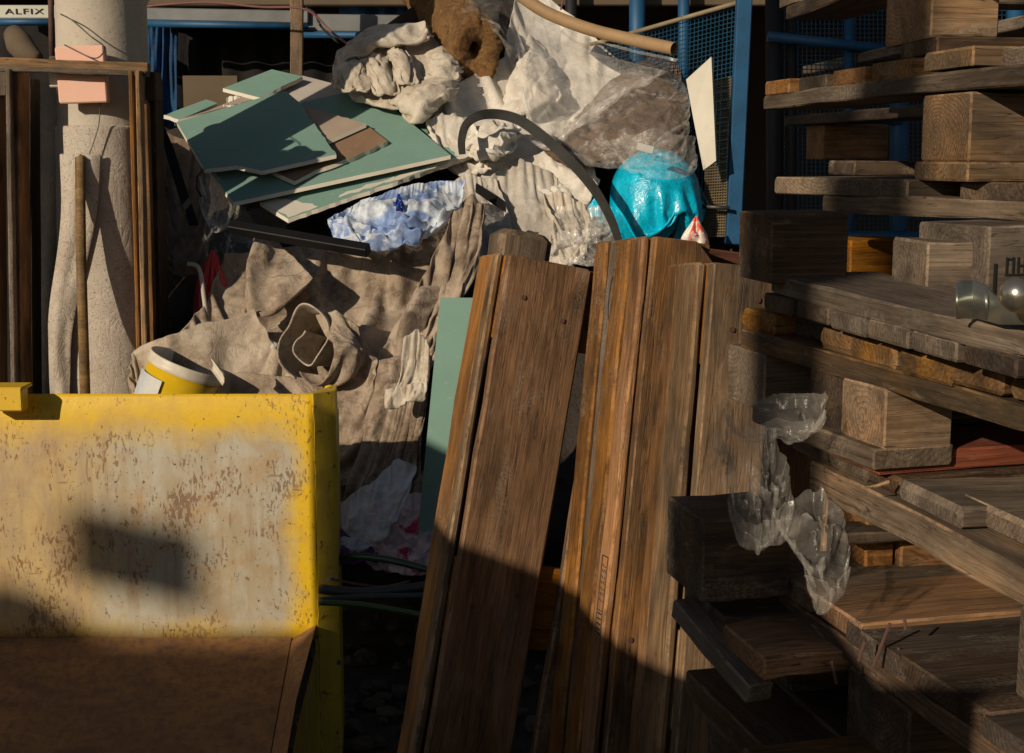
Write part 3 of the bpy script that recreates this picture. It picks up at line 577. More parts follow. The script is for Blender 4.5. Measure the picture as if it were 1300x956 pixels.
for (ua, va, ub, vb) in ((975, 46, 1150, 66), (1060, 150, 1145, 152), (975, 300, 1300, 300)):
    m = MB(); m.tube([P(ua, va, 3.38), P(ub, vb, 3.38)], .012, 8); m.build('rail', MAT['blue_steel'], rt, True)
mesh_panel(P(985, 8, 3.42), P(1300, 8, 3.42), P(1300, 300, 3.42), P(985, 300, 3.42), 56, 52, .0014, 'mesh', rt, MAT['mesh_blue'])
# ================================================================= LEFT: column, felt, door frames, pole
rt = empty('concrete_column', (P(133, 300, 3.95).x, 3.80, 0)); tag(rt, 'round pale concrete column rising behind the door frames at the left', 'column')
cx = P(133, 300, 3.80).x; CY = 3.80
m = MB(); zz = [0, .4, .8, 1.2, 1.5, 1.75, 1.76, 2.0, 2.4]; pts = [V(cx - .003 + .004 * k, CY, z) for k, z in enumerate(zz)]
m.tube(pts, [.125, .125, .122, .12, .117, .116, .119, .119, .119], 40); m.build('shaft', MAT['concrete'], rt, True)
m = MB(); m.tube([V(cx, CY, 1.60), V(cx, CY, 1.606)], .1195, 40); m.build('casting_ring', MAT['mud'], rt, True)
# felt blanket wrapped round the lower column, with an overlapping flap
def felt():
    nu, nv = 60, 70; X = np.zeros((nu, nv, 3))
    for i in range(nu):
        for j in range(nv):
            t = i / (nu - 1); s = j / (nv - 1); z = 1.43 - s * 1.43
            a = PI * (1.05 + .98 * t)     # camera-facing half
            rx = .118 + .035 * min(1, s * 1.4) ** 1.2; r2 = .135
            wob = .010 * mn.noise((t * 3, s * 4, 1)) + .006 * math.sin(t * 11 + s * 3) * s
            X[i, j] = (cx + .008 + (rx + wob) * math.cos(a), CY + (r2 + wob) * math.sin(a), z)
    o = sheet('felt_blanket', X, MAT['felt_speckled'], .006); tag(o, 'pale speckled felt blanket wrapped round the lower part of the concrete column', 'blanket')
    nu, nv = 30, 60; X = np.zeros((nu, nv, 3))
    for i in range(nu):
        for j in range(nv):
            t = i / (nu - 1); s = j / (nv - 1); u = (62 + 14 * (1 - s)) * (1 - t) + t * (128 - 45 * s); v = 195 + 330 * s
            p = P(u + 5 * math.sin(s * 7), v, 3.655 - .012 * math.sin(PI * t)); p.y += .015 * mn.noise((t * 2, s * 4, 8)); X[i, j] = p
    sheet('flap', X, MAT['felt_speckled'], .006, parent=o)
felt()
# pink foam slab held in front of the column
m = MB(); m.box(frame(P(105, 95, 3.64), P(136, 94, 3.64) - P(75, 96, 3.64), V(0, 0, 1)), (.122, .140, .03), .003)
tag(m.build('foam_slab', MAT['pink_foam']), 'small pink foam slab wedged behind the top batten of the door frame', 'foam slab')
m = MB(); m.box(frame(P(69, 98, 3.66), V(1, 0, .05), V(0, 0, 1)), (.026, .05, .02), .003); tag(m.build('foam_chip', MAT['board_white']), 'small pale chip of foam left of the pink slab under the batten', 'foam chip')
def fr(name, lab, posts, bat, blocks):
    rt = empty(name, P(*posts[0][0:2], posts[0][4])); rt.location.z = 0; tag(rt, lab, 'door frame', 'old timber door frames')
    for (u0, v0, u1, v1, Y, W, T, mt) in posts: board2('post', P(u0, v0, Y), P(u1, v1, Y), V(1, 0, 0), W, T, MAT[mt], rt)
    for (u0, v0, u1, v1, Y, W, T, mt) in bat: board2('top_rail', P(u0, v0, Y), P(u1, v1, Y), V(0, 0, 1), W, T, MAT[mt], rt)
    for (u0, v0, u1, v1, Y, W, T, mt) in blocks: board2('end_block', P(u0, v0, Y), P(u1, v1, Y), V(1, 0, 0), W, T, MAT[mt], rt)
fr('door_frame', 'near timber door frame with a double batten across its top', [(14, 88, 24, 660, 3.6, .012, .05, 'wood_grey'), (24, 90, 30, 660, 3.64, .024, .08, 'pine_brown'), (168, 90, 184, 660, 3.6, .010, .04, 'pine_brown'), (177, 90, 191, 660, 3.58, .012, .04, 'pine_tan')],
   [(-2, 79, 190, 86, 3.60, .022, .03, 'pine_tan'), (-2, 86, 188, 93, 3.605, .017, .04, 'wood_grey')], [])
fr('door_frame', 'rear timber door frame, its dark edge showing right of the felt', [(187, 130, 202, 660, 3.68, .016, .06, 'pine_brown'), (197, 122, 210, 660, 3.72, .022, .08, 'wood_dark'), (-3, 110, 2, 660, 3.66, .02, .06, 'wood_grey'), (40, 100, 44, 660, 3.8, .02, .08, 'wood_dark')],
   [], [(181, 95, 182, 128, 3.66, .022, .06, 'pine_tan'), (194, 92, 196, 128, 3.68, .028, .07, 'wood_dark'), (5, 90, 6, 122, 3.66, .026, .05, 'wood_grey')])
m = MB(); m.tube([P(100, 199, 3.63), P(101.5, 200, 3.63), P(103, 330, 3.59), P(113, 660, 3.46)], [.009, .0125, .0128, .013], 16); tag(m.build('tool_handle', MAT['tool_wood'], smooth=True), 'pale rounded wooden tool handle leaning upright in front of the felt', 'tool handle')
wire('wire', [(77, 18, 3.67), (92, 26, 3.65), (115, 46, 3.64), (132, 60, 3.6), (120, 74, 3.6), (82, 57, 3.62)], .0018, MAT['steel_dark'], 'thin bent wire looped on the column over the pink slab', 'wire')
wire('wire', [(127, 128, 3.65), (125, 160, 3.65), (112, 200, 3.64)], .0014, MAT['steel_dark'], 'short thin wire hanging down the felt below the pink slab', 'wire')
# ================================================================= YELLOW SKIP
def skip():
    Y = 3.0; zt = P(200, 501, Y).z; zb = P(200, 812, Y).z; xr = P(400, 600, Y).x; xl = -1.45
    rt = empty('yellow_skip', ((xr + xl) / 2, 3.1, 0)); tag(rt, 'battered yellow steel skip with a scratched inner wall and rusty floor', 'skip')
    prof = []   # (y, z) from lip down
    H = zt - zb
    for k in range(9): a = k / 8; prof.append((Y + .010 * (1 - a) ** 2 , zt - H * .13 * a))
    for k in range(1, 13): a = k / 12; prof.append((Y + .0 - .006 * math.sin(a * PI), zt - H * .13 - H * .87 * a))
    nx = 60; vs = []; fs = []; uv = []
    for i in range(nx + 1):
        x = xr + (xl - xr) * i / nx
        for (y, z) in prof:
            vs.append((x, y + .004 * mn.noise((x * 4, z * 5, 0)), z)); uv.append((xr - x, z - zb))
    n_ = len(prof)
    for i in range(nx):
        for j in range(n_ - 1): fs.append((i * n_ + j, i * n_ + j + 1, (i + 1) * n_ + j + 1, (i + 1) * n_ + j))
    o = obj('inner_wall', vs, fs, MAT['skip_worn'], rt, True, uvs=uv); sm = o.modifiers.new('t', 'SOLIDIFY'); sm.thickness = .006; sm.offset = 1
    # corner side plate seen almost edge-on, slightly ragged
    pts = []; vs = []; fs = []; K = 40
    rnd = random.Random(4); zk = P(428, 496, Y + .032).z / zt
    for k in range(K + 1):
        z = zt * (1 - k / K); e = rnd.uniform(-.0016, .0016)
        vs += [V(xr + .001 + e, Y - .004, z * 1.003), V(xr + .043 + rnd.uniform(-.0006, .0006), Y + .032, z * zk), V(xr + .036, Y + .12, z * zk), V(xr - .011 + e, Y + .02, z)]
    for k in range(K):
        for q in range(4): q2 = (q + 1) % 4; fs.append((k * 4 + q, k * 4 + 4 + q, k * 4 + 4 + q2, k * 4 + q2))
    fs += [(0, 1, 2, 3), (K * 4 + 3, K * 4 + 2, K * 4 + 1, K * 4)]; obj('side_plate', vs, fs, MAT['skip_yellow_shaded'], rt)
    # sloping lower panel and floor
    f1 = [(Y, zb), (Y - .3, zb - .14), (Y - .6, zb - .2), (Y - .9, zb - .2)]
    vs = []; fs = []; nx = 30; fx = P(370, 812, Y).x
    for i in range(nx + 1):
        x = fx + (xl - fx) * i / nx
        for (y, z) in f1: vs.append((x, y, z + .003 * mn.noise((x * 5, y * 5, 1))))
    for i in range(nx):
        for j in range(3): fs.append((i * 4 + j, i * 4 + j + 1, (i + 1) * 4 + j + 1, (i + 1) * 4 + j))
    o = obj('floor', vs, fs, MAT['skip_rust'], rt); sm = o.modifiers.new('t', 'SOLIDIFY'); sm.thickness = .006
    m = MB(); m.add([V(fx, Y, zb), V(xr - .005, Y, zb + .035), V(xr - .005, Y - .3, zb - .02), V(fx, Y - .3, zb - .14), V(xr - .005, Y - .6, zb - .16), V(fx, Y - .6, zb - .2)], [(0, 1, 2, 3), (3, 2, 4, 5)]); o = m.build('corner_gusset', MAT['skip_rust'], rt)
    m = MB(); m.add([V(xr, Y, 0), V(xr, Y, zb), V(xr, Y - .3, zb - .06), V(xr, Y - .6, zb - .16), V(xr, Y - .6, 0)], [(0, 1, 2, 3, 4)]); m.build('side_skirt', MAT['skip_yellow_shaded'], rt)
    # left bracket over the lip
    m = MB(); m.box(Matrix.Translation(P(2, 506, 2.95)), (.10, .04, .048), .003); m.box(Matrix.Translation(P(12, 491, 2.97)), (.075, .07, .008), .002); m.build('lifting_bracket', MAT['skip_yellow'], rt)
    # hook at the right back corner
    m = MB(); m.tube([P(421, 560, 3.16), P(421, 500, 3.16), P(420, 494, 3.15), P(417, 495, 3.13)], .011, 10); m.build('hook', MAT['skip_yellow'], rt, True)
    m = MB(); m.tube([V(xr + .02, 3.16, z) for z in (0, .5, zt - .06)], .014, 10); m.build('corner_tube', MAT['skip_yellow_shaded'], rt, True)
skip()
# ================================================================= PAINT BUCKET
def bucket():
    c = P(230, 481, 3.45); rt = empty('paint_bucket', c - V(0, 0, .12)); tag(rt, 'tilted yellow plastic bucket with a dirty white rim behind the skip', 'bucket')
    ax = V(.38, .03, .92).normalized(); A = frame(c, ax.cross(V(0, 1, 0)).cross(ax) if 0 else V(1, 0, 0) - ax * ax.x, ax.cross(V(1, 0, 0) - ax * ax.x)); # local z = axis
    def ring(z, r, n=56): return [A @ V(r * math.cos(2 * PI * k / n), r * math.sin(2 * PI * k / n), z) for k in range(n)]
    # make sure local z really is the axis
    zz = (A.to_3x3() @ V(0, 0, 1)); s = 1 if zz.dot(ax) > 0 else -1
    def lathe(prof, mi=None):
        vs = []; fs = []; n = 56
        for (z, r) in prof: vs += ring(z * s, r)
        for i in range(len(prof) - 1):
            for k in range(n): k2 = (k + 1) % n; fs.append((i * n + k, i * n + k2, (i + 1) * n + k2, (i + 1) * n + k))
        return vs, fs
    v, f = lathe([(-.24, .076), (.02, .091), (.02, .088), (-.23, .072)]); obj('body', v, f, MAT['bucket_yellow'], rt, True)
    v, f = lathe([(.020, .0935), (.022, .0955), (.032, .096), (.035, .094), (.045, .0945), (.048, .093), (.045, .0885), (.0, .0862), (-.2, .0695)]); obj('rim', v, f, MAT['bucket_white'], rt, True)
    v, f = lathe([(-.07, .0001), (-.068, .05), (-.07, .086)]); obj('dried_plaster', v, f, MAT['mud'], rt, True)
    n = 20; vs = []; fs = []
    for z in (-.10, -.004):
        for k in range(n + 1):
            a = PI * (1.0 + .42 * k / n); rr = .0915 + (z + .1) * .06 ; vs.append(A @ V(rr * math.cos(a), -abs(math.sin(a)) * rr * 1 if 0 else rr * math.sin(a), z * s))
    for k in range(n): fs.append((k, k + 1, n + 2 + k, n + 1 + k))
    return rt, A, s, vs, fs
rt, A, s_, vs, fs = bucket(); obj('label', vs, fs, MAT['label_blue'], rt, True)
o = sheet('peeled_rim', np.array([[P(268 + i * 1.6 + 3 * math.sin(j), 455 + i * 2.2 + j * 5, 3.36 - .004 * i) for j in range(4)] for i in range(10)]), MAT['bucket_white'], .003, parent=rt, sub=0)
# ================================================================= RUBBISH HEAP
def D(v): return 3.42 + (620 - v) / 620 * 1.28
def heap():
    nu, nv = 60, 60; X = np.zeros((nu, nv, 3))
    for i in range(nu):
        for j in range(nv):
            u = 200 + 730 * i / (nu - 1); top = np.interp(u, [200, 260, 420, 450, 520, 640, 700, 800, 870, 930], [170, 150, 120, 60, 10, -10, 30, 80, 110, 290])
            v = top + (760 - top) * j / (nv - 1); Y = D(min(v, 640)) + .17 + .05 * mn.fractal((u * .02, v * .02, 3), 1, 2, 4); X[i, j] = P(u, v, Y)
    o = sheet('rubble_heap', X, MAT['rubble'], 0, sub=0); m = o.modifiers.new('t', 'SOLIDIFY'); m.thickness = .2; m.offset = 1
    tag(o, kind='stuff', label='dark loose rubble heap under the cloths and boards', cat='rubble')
heap()
# ---- plasterboard offcuts, lying on each other on one tilted plane
PN = V(-.03, -.46, .885).normalized(); P0 = P(400, 200, 4.12)
def pb(name, pts, level, paper, label, th=.0125, rag=(), dv=None, seed=0, n=None, group='plasterboard offcuts on the heap', wob=.002):
    nn = n or PN; q0 = P0 + nn * (level * .0135); pl = [PL(u, v, q0, nn) for u, v in pts]
    rnd = random.Random(seed + len(pts)); out = []
    for i, p in enumerate(pl):
        q = pl[(i + 1) % len(pl)]; out.append(p)
        if i in rag:
            k = max(3, int((q - p).length / .018)); side = (q - p).cross(nn).normalized()
            for t in range(1, k): out.append(p.lerp(q, t / k) + side * rnd.uniform(-.003, .003))
    K = len(out); cc_ = sum(out, V(0, 0, 0)) / K; vs = out + [p - nn * th + (V(0, -th * .8, 0) if (p - cc_).y < 0 else V(0, 0, 0)) for p in out]; fs = [tuple(range(K)), tuple(range(2 * K - 1, K - 1, -1))] + [(i, K + i, K + (i + 1) % K, (i + 1) % K) for i in range(K)]
    bm = bmesh.new(); bv = [bm.verts.new(v) for v in vs]; ff = [bm.faces.new([bv[i] for i in f]) for f in fs]
    for i, f in enumerate(ff): f.material_index = 0 if i == 0 else 1 if i > 1 else 2
    bmesh.ops.recalc_face_normals(bm, faces=bm.faces)
    if (ff[0].normal.dot(nn)) < 0: bmesh.ops.reverse_faces(bm, faces=bm.faces)
    bm.verts.ensure_lookup_table(); bm.verts.index_update()
    v2 = [v.co.copy() for v in bm.verts]; f2 = [[v.index for v in f.verts] for f in bm.faces]; mi = [f.material_index for f in bm.faces]; bm.free()
    return tag(obj(name, v2, f2, [MAT[paper], MAT['board_core'], MAT['board_grey']], mi=mi), label, 'plasterboard', group)
N2 = V(.10, -.52, .84).normalized()
LOW = pb('plasterboard', [(330, 256), (366, 278), (607, 194), (560, 150), (380, 130)], -2, 'board_green', 'lowest green plasterboard, its right corner smeared with white plaster', rag=(1,), seed=2)
pb('plasterboard', [(264, 214), (296, 257), (572, 197), (467, 111), (386, 129)], 0, 'board_green', 'largest green plasterboard lying under the brown scraps', seed=3)
pb('plasterboard', [(345, 217), (374, 230), (406, 214), (450, 199), (492, 179), (462, 156)], 1, 'board_brown', 'dark brown torn board scrap on the largest green board', rag=(1, 2, 3), seed=4, group=None)
pb('plasterboard', [(376, 131), (380, 190), (418, 178), (465, 157)], 2.0, 'board_beige', 'beige triangular board scrap wedged under the topmost green board', rag=(3,), seed=5, group=None)
pb('plasterboard', [(224, 155), (260, 215), (300, 210), (333, 217), (427, 196), (380, 130), (362, 115)], 3.0, 'board_green', 'topmost green plasterboard, half in shadow, broken along its lower left edge', rag=(1, 4), seed=6)
pb('plasterboard', [(330, 121), (440, 142), (470, 118), (384, 96)], -1, 'board_grey', 'grey plasterboard showing its backing behind the largest green board', seed=7)
pb('plasterboard', [(283, 112), (330, 124), (384, 97), (345, 88)], 1.2, 'board_green', 'small green plasterboard at the back, nearest to the timber stud', rag=(1,), seed=8)
pb('plasterboard', [(226, 152), (330, 124), (322, 117), (262, 141)], .6, 'board_beige', 'thin beige strip of board peeping out behind the topmost green board', seed=9, group=None)
pb('plasterboard', [(208, 146), (228, 152), (276, 131), (262, 126)], .2, 'board_green', 'small green plasterboard sliver at the far left end of the pile', rag=(0,), seed=10)
def smear(pts, level, seed, parent):
    nn = PN; q0 = P0 + nn * (level * .0135 + .0012); rnd = random.Random(seed); pl = [PL(u, v, q0, nn) for u, v in pts]; out = []
    for i, p in enumerate(pl):
        q = pl[(i + 1) % len(pl)]; k = max(3, int((q - p).length / .02)); sd_ = (q - p).cross(nn).normalized(); out.append(p)
        for t in range(1, k): out.append(p.lerp(q, t / k) + sd_ * rnd.uniform(-.007, .007))
    K = len(out); vs = out + [p - nn * .001 for p in out]
    obj('plaster_smear', vs, [tuple(range(K)), tuple(range(2 * K - 1, K - 1, -1))] + [(i, K + i, K + (i + 1) % K, (i + 1) % K) for i in range(K)], MAT['board_white'], parent)
smear([(604, 195), (560, 152), (528, 136), (545, 160), (572, 190), (584, 199), (500, 226), (505, 229)], -2, 5, LOW)
smear([(333, 257), (366, 276), (404, 262), (392, 258), (368, 254), (350, 252)], -2, 6, LOW)
smear([(430, 251), (505, 228), (500, 224), (440, 243)], -2, 7, LOW)
def board_upright(name, pts, Ys, th, mats, label):
    pl = [P(u, v, y) for (u, v), y in zip(pts, Ys)]; nn = (pl[1] - pl[0]).cross(pl[2] - pl[0]).normalized()
    if nn.dot(CAM - pl[0]) < 0: nn = -nn
    K = len(pl); vs = pl + [p - nn * th for p in pl]; fs = [tuple(range(K)), tuple(range(2 * K - 1, K - 1, -1))] + [(i, K + i, K + (i + 1) % K, (i + 1) % K) for i in range(K)]
    return tag(obj(name, vs, fs, mats, mi=[0, 0] + [1] * K), label, 'plasterboard')
board_upright('plasterboard', [(559, 378), (620, 378), (620, 700), (528, 700)], [3.30, 3.30, 3.2, 3.2], .0125, [MAT['board_green'], MAT['board_core']], 'green plasterboard standing upright behind the leaning pallets')
board_upright('plasterboard', [(871, 101), (903, 72), (909, 204), (893, 216), (880, 150)], [4.06, 4.03, 4.0, 4.02, 4.05], .012, [MAT['board_white'], MAT['board_core']], 'white broken board leaning on the mesh right of the blue bag')
# small crumpled paper on the boards
patch('crumpled_paper', MAT['cloth_white'], **quad((286, 121, 4.5), (314, 119, 4.5), (314, 133, 4.42), (284, 132, 4.42)), nu=26, nv=22, su=1.6, sv=1.4, amp=.02, dmax=.05, th=.001, seed=3); tag(bpy.context.scene.objects['crumpled_paper'], 'small crumpled white paper on the back green boards', 'paper')
def T(o, label, cat, group=None, kind=None): return tag(o, label, cat, group, kind)
# ---- big brown-grey blanket
B = empty('brown_blanket', P(420, 600, 3.45)); tag(B, 'large dirty grey-brown blanket draped down the front of the heap', 'blanket')
cb = MAT['cloth_brown']
patch('main_drape', cb, top=[(285, 322, 3.82), (350, 312, 3.85), (430, 305, 3.85), (520, 285, 3.87), (575, 262, 3.89), (600, 246, 3.90)], bot=[(215, 436, 3.57), (280, 470, 3.55), (370, 500, 3.57), (450, 490, 3.57), (520, 470, 3.57)],
      left=[(285, 322, 3.82), (262, 380, 3.70), (215, 436, 3.57)], right=[(600, 246, 3.90), (618, 270, 3.87), (600, 330, 3.77), (548, 400, 3.62), (520, 470, 3.57)], nu=110, nv=90, parent=B, su=1.28, sv=1.12, amp=.05, fr=(4, 2), bend=.7, dmax=.10, g=.0003, seed=11, iters=260, pin='tblr', glue=2, anc=.0022, contract=.008, ridges=[(381, 323, 416, 392, 13, 0.047), (455, 375, 434, 430, 10, -0.041), (478, 372, 452, 436, 11, 0.054), (522, 366, 469, 442, 9, -0.054), (552, 366, 483, 436, 10, 0.061), (588, 268, 557, 362, 8, -0.047), (557, 362, 486, 440, 7, -0.047), (600, 250, 578, 334, 9, 0.068), (578, 334, 504, 436, 9, 0.068), (504, 325, 512, 345, 9, 0.027), (310, 397, 366, 360, 7, -0.041), (440, 460, 492, 425, 9, -0.061), (470, 330, 540, 322, 14, 0.027), (340, 420, 335, 470, 8, -0.041), (318, 430, 320, 480, 10, 0.041)])
patch('hanging_fold', cb, top=[(575, 262, 3.82), (600, 246, 3.82), (617, 256, 3.82)], bot=[(470, 470, 3.55), (520, 470, 3.53), (545, 430, 3.55)], left=[(575, 262, 3.82), (548, 330, 3.70), (470, 470, 3.55)], right=[(617, 256, 3.82), (604, 330, 3.67), (545, 430, 3.55)],
      nu=40, nv=70, parent=B, su=1.9, sv=1.02, amp=.02, fr=(5, 1), bend=.5, dmax=.07, seed=5, iters=200, pin='tblr', pk=.3)
patch('lower_drape', cb, top=[(330, 490, 3.55), (420, 470, 3.53), (480, 450, 3.51), (545, 440, 3.50)], bot=[(330, 660, 3.43), (430, 660, 3.41), (500, 640, 3.37), (540, 590, 3.37)], left=[(330, 490, 3.55), (330, 660, 3.43)], right=[(545, 440, 3.50), (538, 520, 3.43), (540, 590, 3.37)],
      nu=80, nv=60, parent=B, su=1.4, sv=1.05, amp=.035, fr=(5, 1.5), bend=.5, dmax=.10, seed=8, iters=220, pin='tb', g=.0006, anc=.001, ridges=[(500, 450, 460, 570, 10, .05), (470, 470, 425, 560, 9, -.04), (525, 470, 500, 590, 9, -.03), (440, 500, 430, 540, 12, .04)])
patch('left_wrap', MAT['cloth_beige'], top=[(163, 462, 3.55), (172, 440, 3.58), (212, 422, 3.53), (262, 408, 3.55), (322, 392, 3.57)], bot=[(185, 520, 3.51), (250, 520, 3.51), (330, 500, 3.53), (400, 505, 3.53)], left=[(163, 462, 3.55), (168, 490, 3.53), (185, 520, 3.51)], right=[(322, 392, 3.57), (350, 440, 3.53), (400, 505, 3.53)],
      nu=70, nv=50, parent=B, su=1.15, sv=1.25, amp=.02, fr=(3, 5), bend=.6, dmax=.07, seed=21, iters=180, pin='tlbr', anc=.004, ridges=[(166, 452, 182, 432, 9, .05), (182, 432, 240, 414, 8, .04), (225, 425, 232, 470, 9, -.02), (285, 400, 290, 450, 9, -.025), (262, 405, 268, 470, 12, .02), (300, 420, 345, 470, 9, -.03), (250, 450, 345, 492, 8, .03)])
patch('front_sag', MAT['cloth_brown'], top=[(250, 470, 3.55), (320, 470, 3.53), (400, 478, 3.51), (480, 455, 3.50)], bot=[(250, 540, 3.47), (340, 545, 3.45), (420, 560, 3.43), (470, 560, 3.43)], left=[(250, 470, 3.55), (250, 540, 3.47)], right=[(480, 455, 3.50), (470, 560, 3.43)],
      nu=70, nv=36, parent=B, su=1.12, sv=1.5, amp=.03, fr=(3, 4), bend=.5, dmax=.08, seed=31, iters=180, pin='tlr')
patch('raised_corner', MAT['cloth_brown'], top=[(322, 300, 3.80), (334, 294, 3.79), (352, 306, 3.79)], bot=[(310, 400, 3.59), (350, 392, 3.57), (398, 352, 3.63)], left=[(322, 300, 3.80), (312, 350, 3.69), (310, 400, 3.59)], right=[(352, 306, 3.79), (378, 328, 3.71), (398, 352, 3.63)],
      nu=34, nv=34, parent=B, su=1.02, sv=1.02, amp=.004, bulge=.03, rag=.0015, fr=(2, 2), bend=.8, dmax=.08, seed=35, ridges=[(330, 300, 322, 380, 9, .03), (352, 312, 345, 385, 8, -.02)], iters=100, pin='lrtb')
# rolled end of the blanket, opening towards the viewer
def rosette(name, c, ax, r0, L, turns, mat, parent, flare=.35, seed=0, squash=.85):
    M = frame(c, ax, V(0, 0, 1)); nu, nv = 150, 26; X = np.zeros((nu, nv, 3))
    for i in range(nu):
        t = i / (nu - 1); a = t * turns * 2 * PI + .6
        for j in range(nv):
            s = j / (nv - 1); r = r0 * (.34 + .66 * t ** .8) * (1 + flare * (1 - s) ** 2 * (.6 + .4 * math.sin(a * 1.0 + 1))) * (1 + .13 * math.sin(a * 2 + seed) + .09 * mn.noise((math.cos(a) * 1.5, math.sin(a) * 1.5, s * 3 + seed)))
            X[i, j] = M @ V(-s * L + (1 - s) * .012 * math.sin(a * 3 + seed) - .02 * (1 - t), r * math.cos(a), r * math.sin(a) * squash)
    return sheet(name, X, mat, .005, parent)
rosette('rolled_end', P(388, 434, 3.50), V(-.34, -1, .22), .078, .17, 1.35, MAT['cloth_beige'], B, seed=2)
patch('roll_outer', MAT['cloth_brown'], top=[(398, 396, 3.57), (425, 392, 3.53), (452, 410, 3.53)], bot=[(378, 470, 3.47), (420, 476, 3.47), (462, 458, 3.53)], left=[(398, 396, 3.57), (420, 430, 3.45), (378, 470, 3.47)], right=[(452, 410, 3.53), (470, 435, 3.59), (462, 458, 3.53)], nu=30, nv=34, parent=B, su=1.1, sv=1.15, amp=.01, bulge=.03, seed=3, iters=100, dmax=.07)
o = patch('torn_cloth', MAT['cloth_cream'], top=[(516, 424, 3.40), (532, 413, 3.42), (546, 436, 3.40)], bot=[(490, 492, 3.36), (500, 490, 3.36), (540, 482, 3.36)], left=[(516, 424, 3.40), (512, 452, 3.37), (490, 492, 3.36)], right=[(546, 436, 3.40), (544, 460, 3.38), (540, 482, 3.36)], nu=34, nv=40, su=1.3, sv=1.1, amp=.02, dmax=.06, seed=6, iters=200, selfc=0); T(o, 'torn cream cloth knotted at the right edge of the brown blanket', 'cloth')
# hanging tails below
for k, (ua, va, ub, vb, w0, lab) in enumerate([(505, 480, 455, 610, 46, 'brown cloth tail hanging left of the upright green board'), (530, 480, 500, 600, 30, 'narrow brown cloth tail hanging against the upright green board'), (450, 560, 425, 640, 50, 'brown cloth end lying by the skip corner')]):
    o = patch('cloth_tail', cb, top=[(ua - w0 * .3, va, 3.46), (ua + w0 * .4, va, 3.46)], bot=[(ub - w0 * .8, vb, 3.36), (ub + w0 * .6, vb, 3.36)], left=[(ua - w0 * .3, va, 3.46), (ub - w0 * .8, vb, 3.36)], right=[(ua + w0 * .4, va, 3.46), (ub + w0 * .6, vb, 3.36)], nu=30, nv=40, su=1.5, sv=1.02, amp=.02, fr=(3, 1), dmax=.06, seed=40 + k, iters=120, pin='t'); T(o, lab, 'cloth')
# ---- cream cloth bundle, top centre-left
cc = MAT['cloth_cream']; W = empty('cream_cloth', P(500, 150, 4.4)); tag(W, 'crumpled cream cloth bundle lying beyond the green boards', 'cloth')
patch('body', cc, top=[(436, 70, 4.60), (480, 40, 4.66), (545, 30, 4.66), (588, 80, 4.56)], bot=[(452, 118, 4.42), (500, 126, 4.36), (526, 152, 4.30), (575, 122, 4.38)], left=[(436, 70, 4.60), (434, 95, 4.5), (452, 118, 4.42)], right=[(588, 80, 4.56), (586, 102, 4.46), (575, 122, 4.38)], nu=90, nv=70, parent=W, su=1.22, sv=1.22, amp=.06, fr=(3, 3), bend=.8, bulge=.05, dmax=.14, g=.0003, seed=51, anc=.0006, glue=4, iters=260, pin='tblr', pk=.35)
patch('overhang', cc, top=[(422, 105, 4.40), (428, 62, 4.46), (470, 32, 4.52), (540, 26, 4.54)], bot=[(432, 108, 4.38), (440, 76, 4.42), (480, 56, 4.46), (546, 46, 4.48)], left=[(422, 105, 4.40), (432, 108, 4.38)], right=[(540, 26, 4.54), (546, 46, 4.48)], nu=60, nv=16, parent=W, su=1.1, sv=1.7, amp=.015, bulge=.04, dmax=.08, seed=53, iters=120, pin='tblr', pk=.4)
patch('cone_fold', cc, top=[(487, 118, 4.34), (540, 100, 4.34), (582, 92, 4.36)], bot=[(522, 154, 4.22), (540, 150, 4.22), (580, 118, 4.30)], left=[(487, 118, 4.34), (505, 136, 4.28), (522, 154, 4.22)], right=[(582, 92, 4.36), (584, 106, 4.33), (580, 118, 4.30)], nu=40, nv=30, parent=W, su=1.15, sv=1.2, amp=.01, bulge=.07, dmax=.12, seed=55, iters=100, pin='tblr')
patch('pillow_end', cc, top=[(538, 66, 4.50), (562, 58, 4.50), (588, 78, 4.46)], bot=[(534, 108, 4.36), (560, 108, 4.34), (586, 104, 4.36)], left=[(538, 66, 4.50), (534, 108, 4.36)], right=[(588, 78, 4.46), (586, 104, 4.36)], nu=36, nv=36, parent=W, su=1.12, sv=1.12, amp=.008, bulge=.06, dmax=.12, seed=57, iters=100, pin='tblr')
for k, (a, b2, w1) in enumerate([((500, 56), (520, 104), 20), ((470, 60), (492, 116), 26), ((448, 70), (452, 112), 30)]):
    patch('fold', cc, top=[(a[0] - w1 * .7, a[1], 4.50), (a[0] + w1 * .7, a[1], 4.50)], bot=[(b2[0] - w1 * .6, b2[1], 4.30), (b2[0] + w1 * .6, b2[1], 4.30)], left=[(a[0] - w1 * .7, a[1], 4.50), (a[0] - w1 * .6 + (b2[0] - a[0]) * .4, a[1] * .5 + b2[1] * .5, 4.37), (b2[0] - w1 * .6, b2[1], 4.30)], right=[(a[0] + w1 * .7, a[1], 4.50), (a[0] + w1 * .7 + (b2[0] - a[0]) * .5, a[1] * .5 + b2[1] * .5, 4.37), (b2[0] + w1 * .6, b2[1], 4.30)], nu=26, nv=30, parent=W, su=1.45, sv=1.08, amp=.01, bulge=.045, dmax=.09, seed=60 + k, iters=100, pin='tblr', pk=.5)
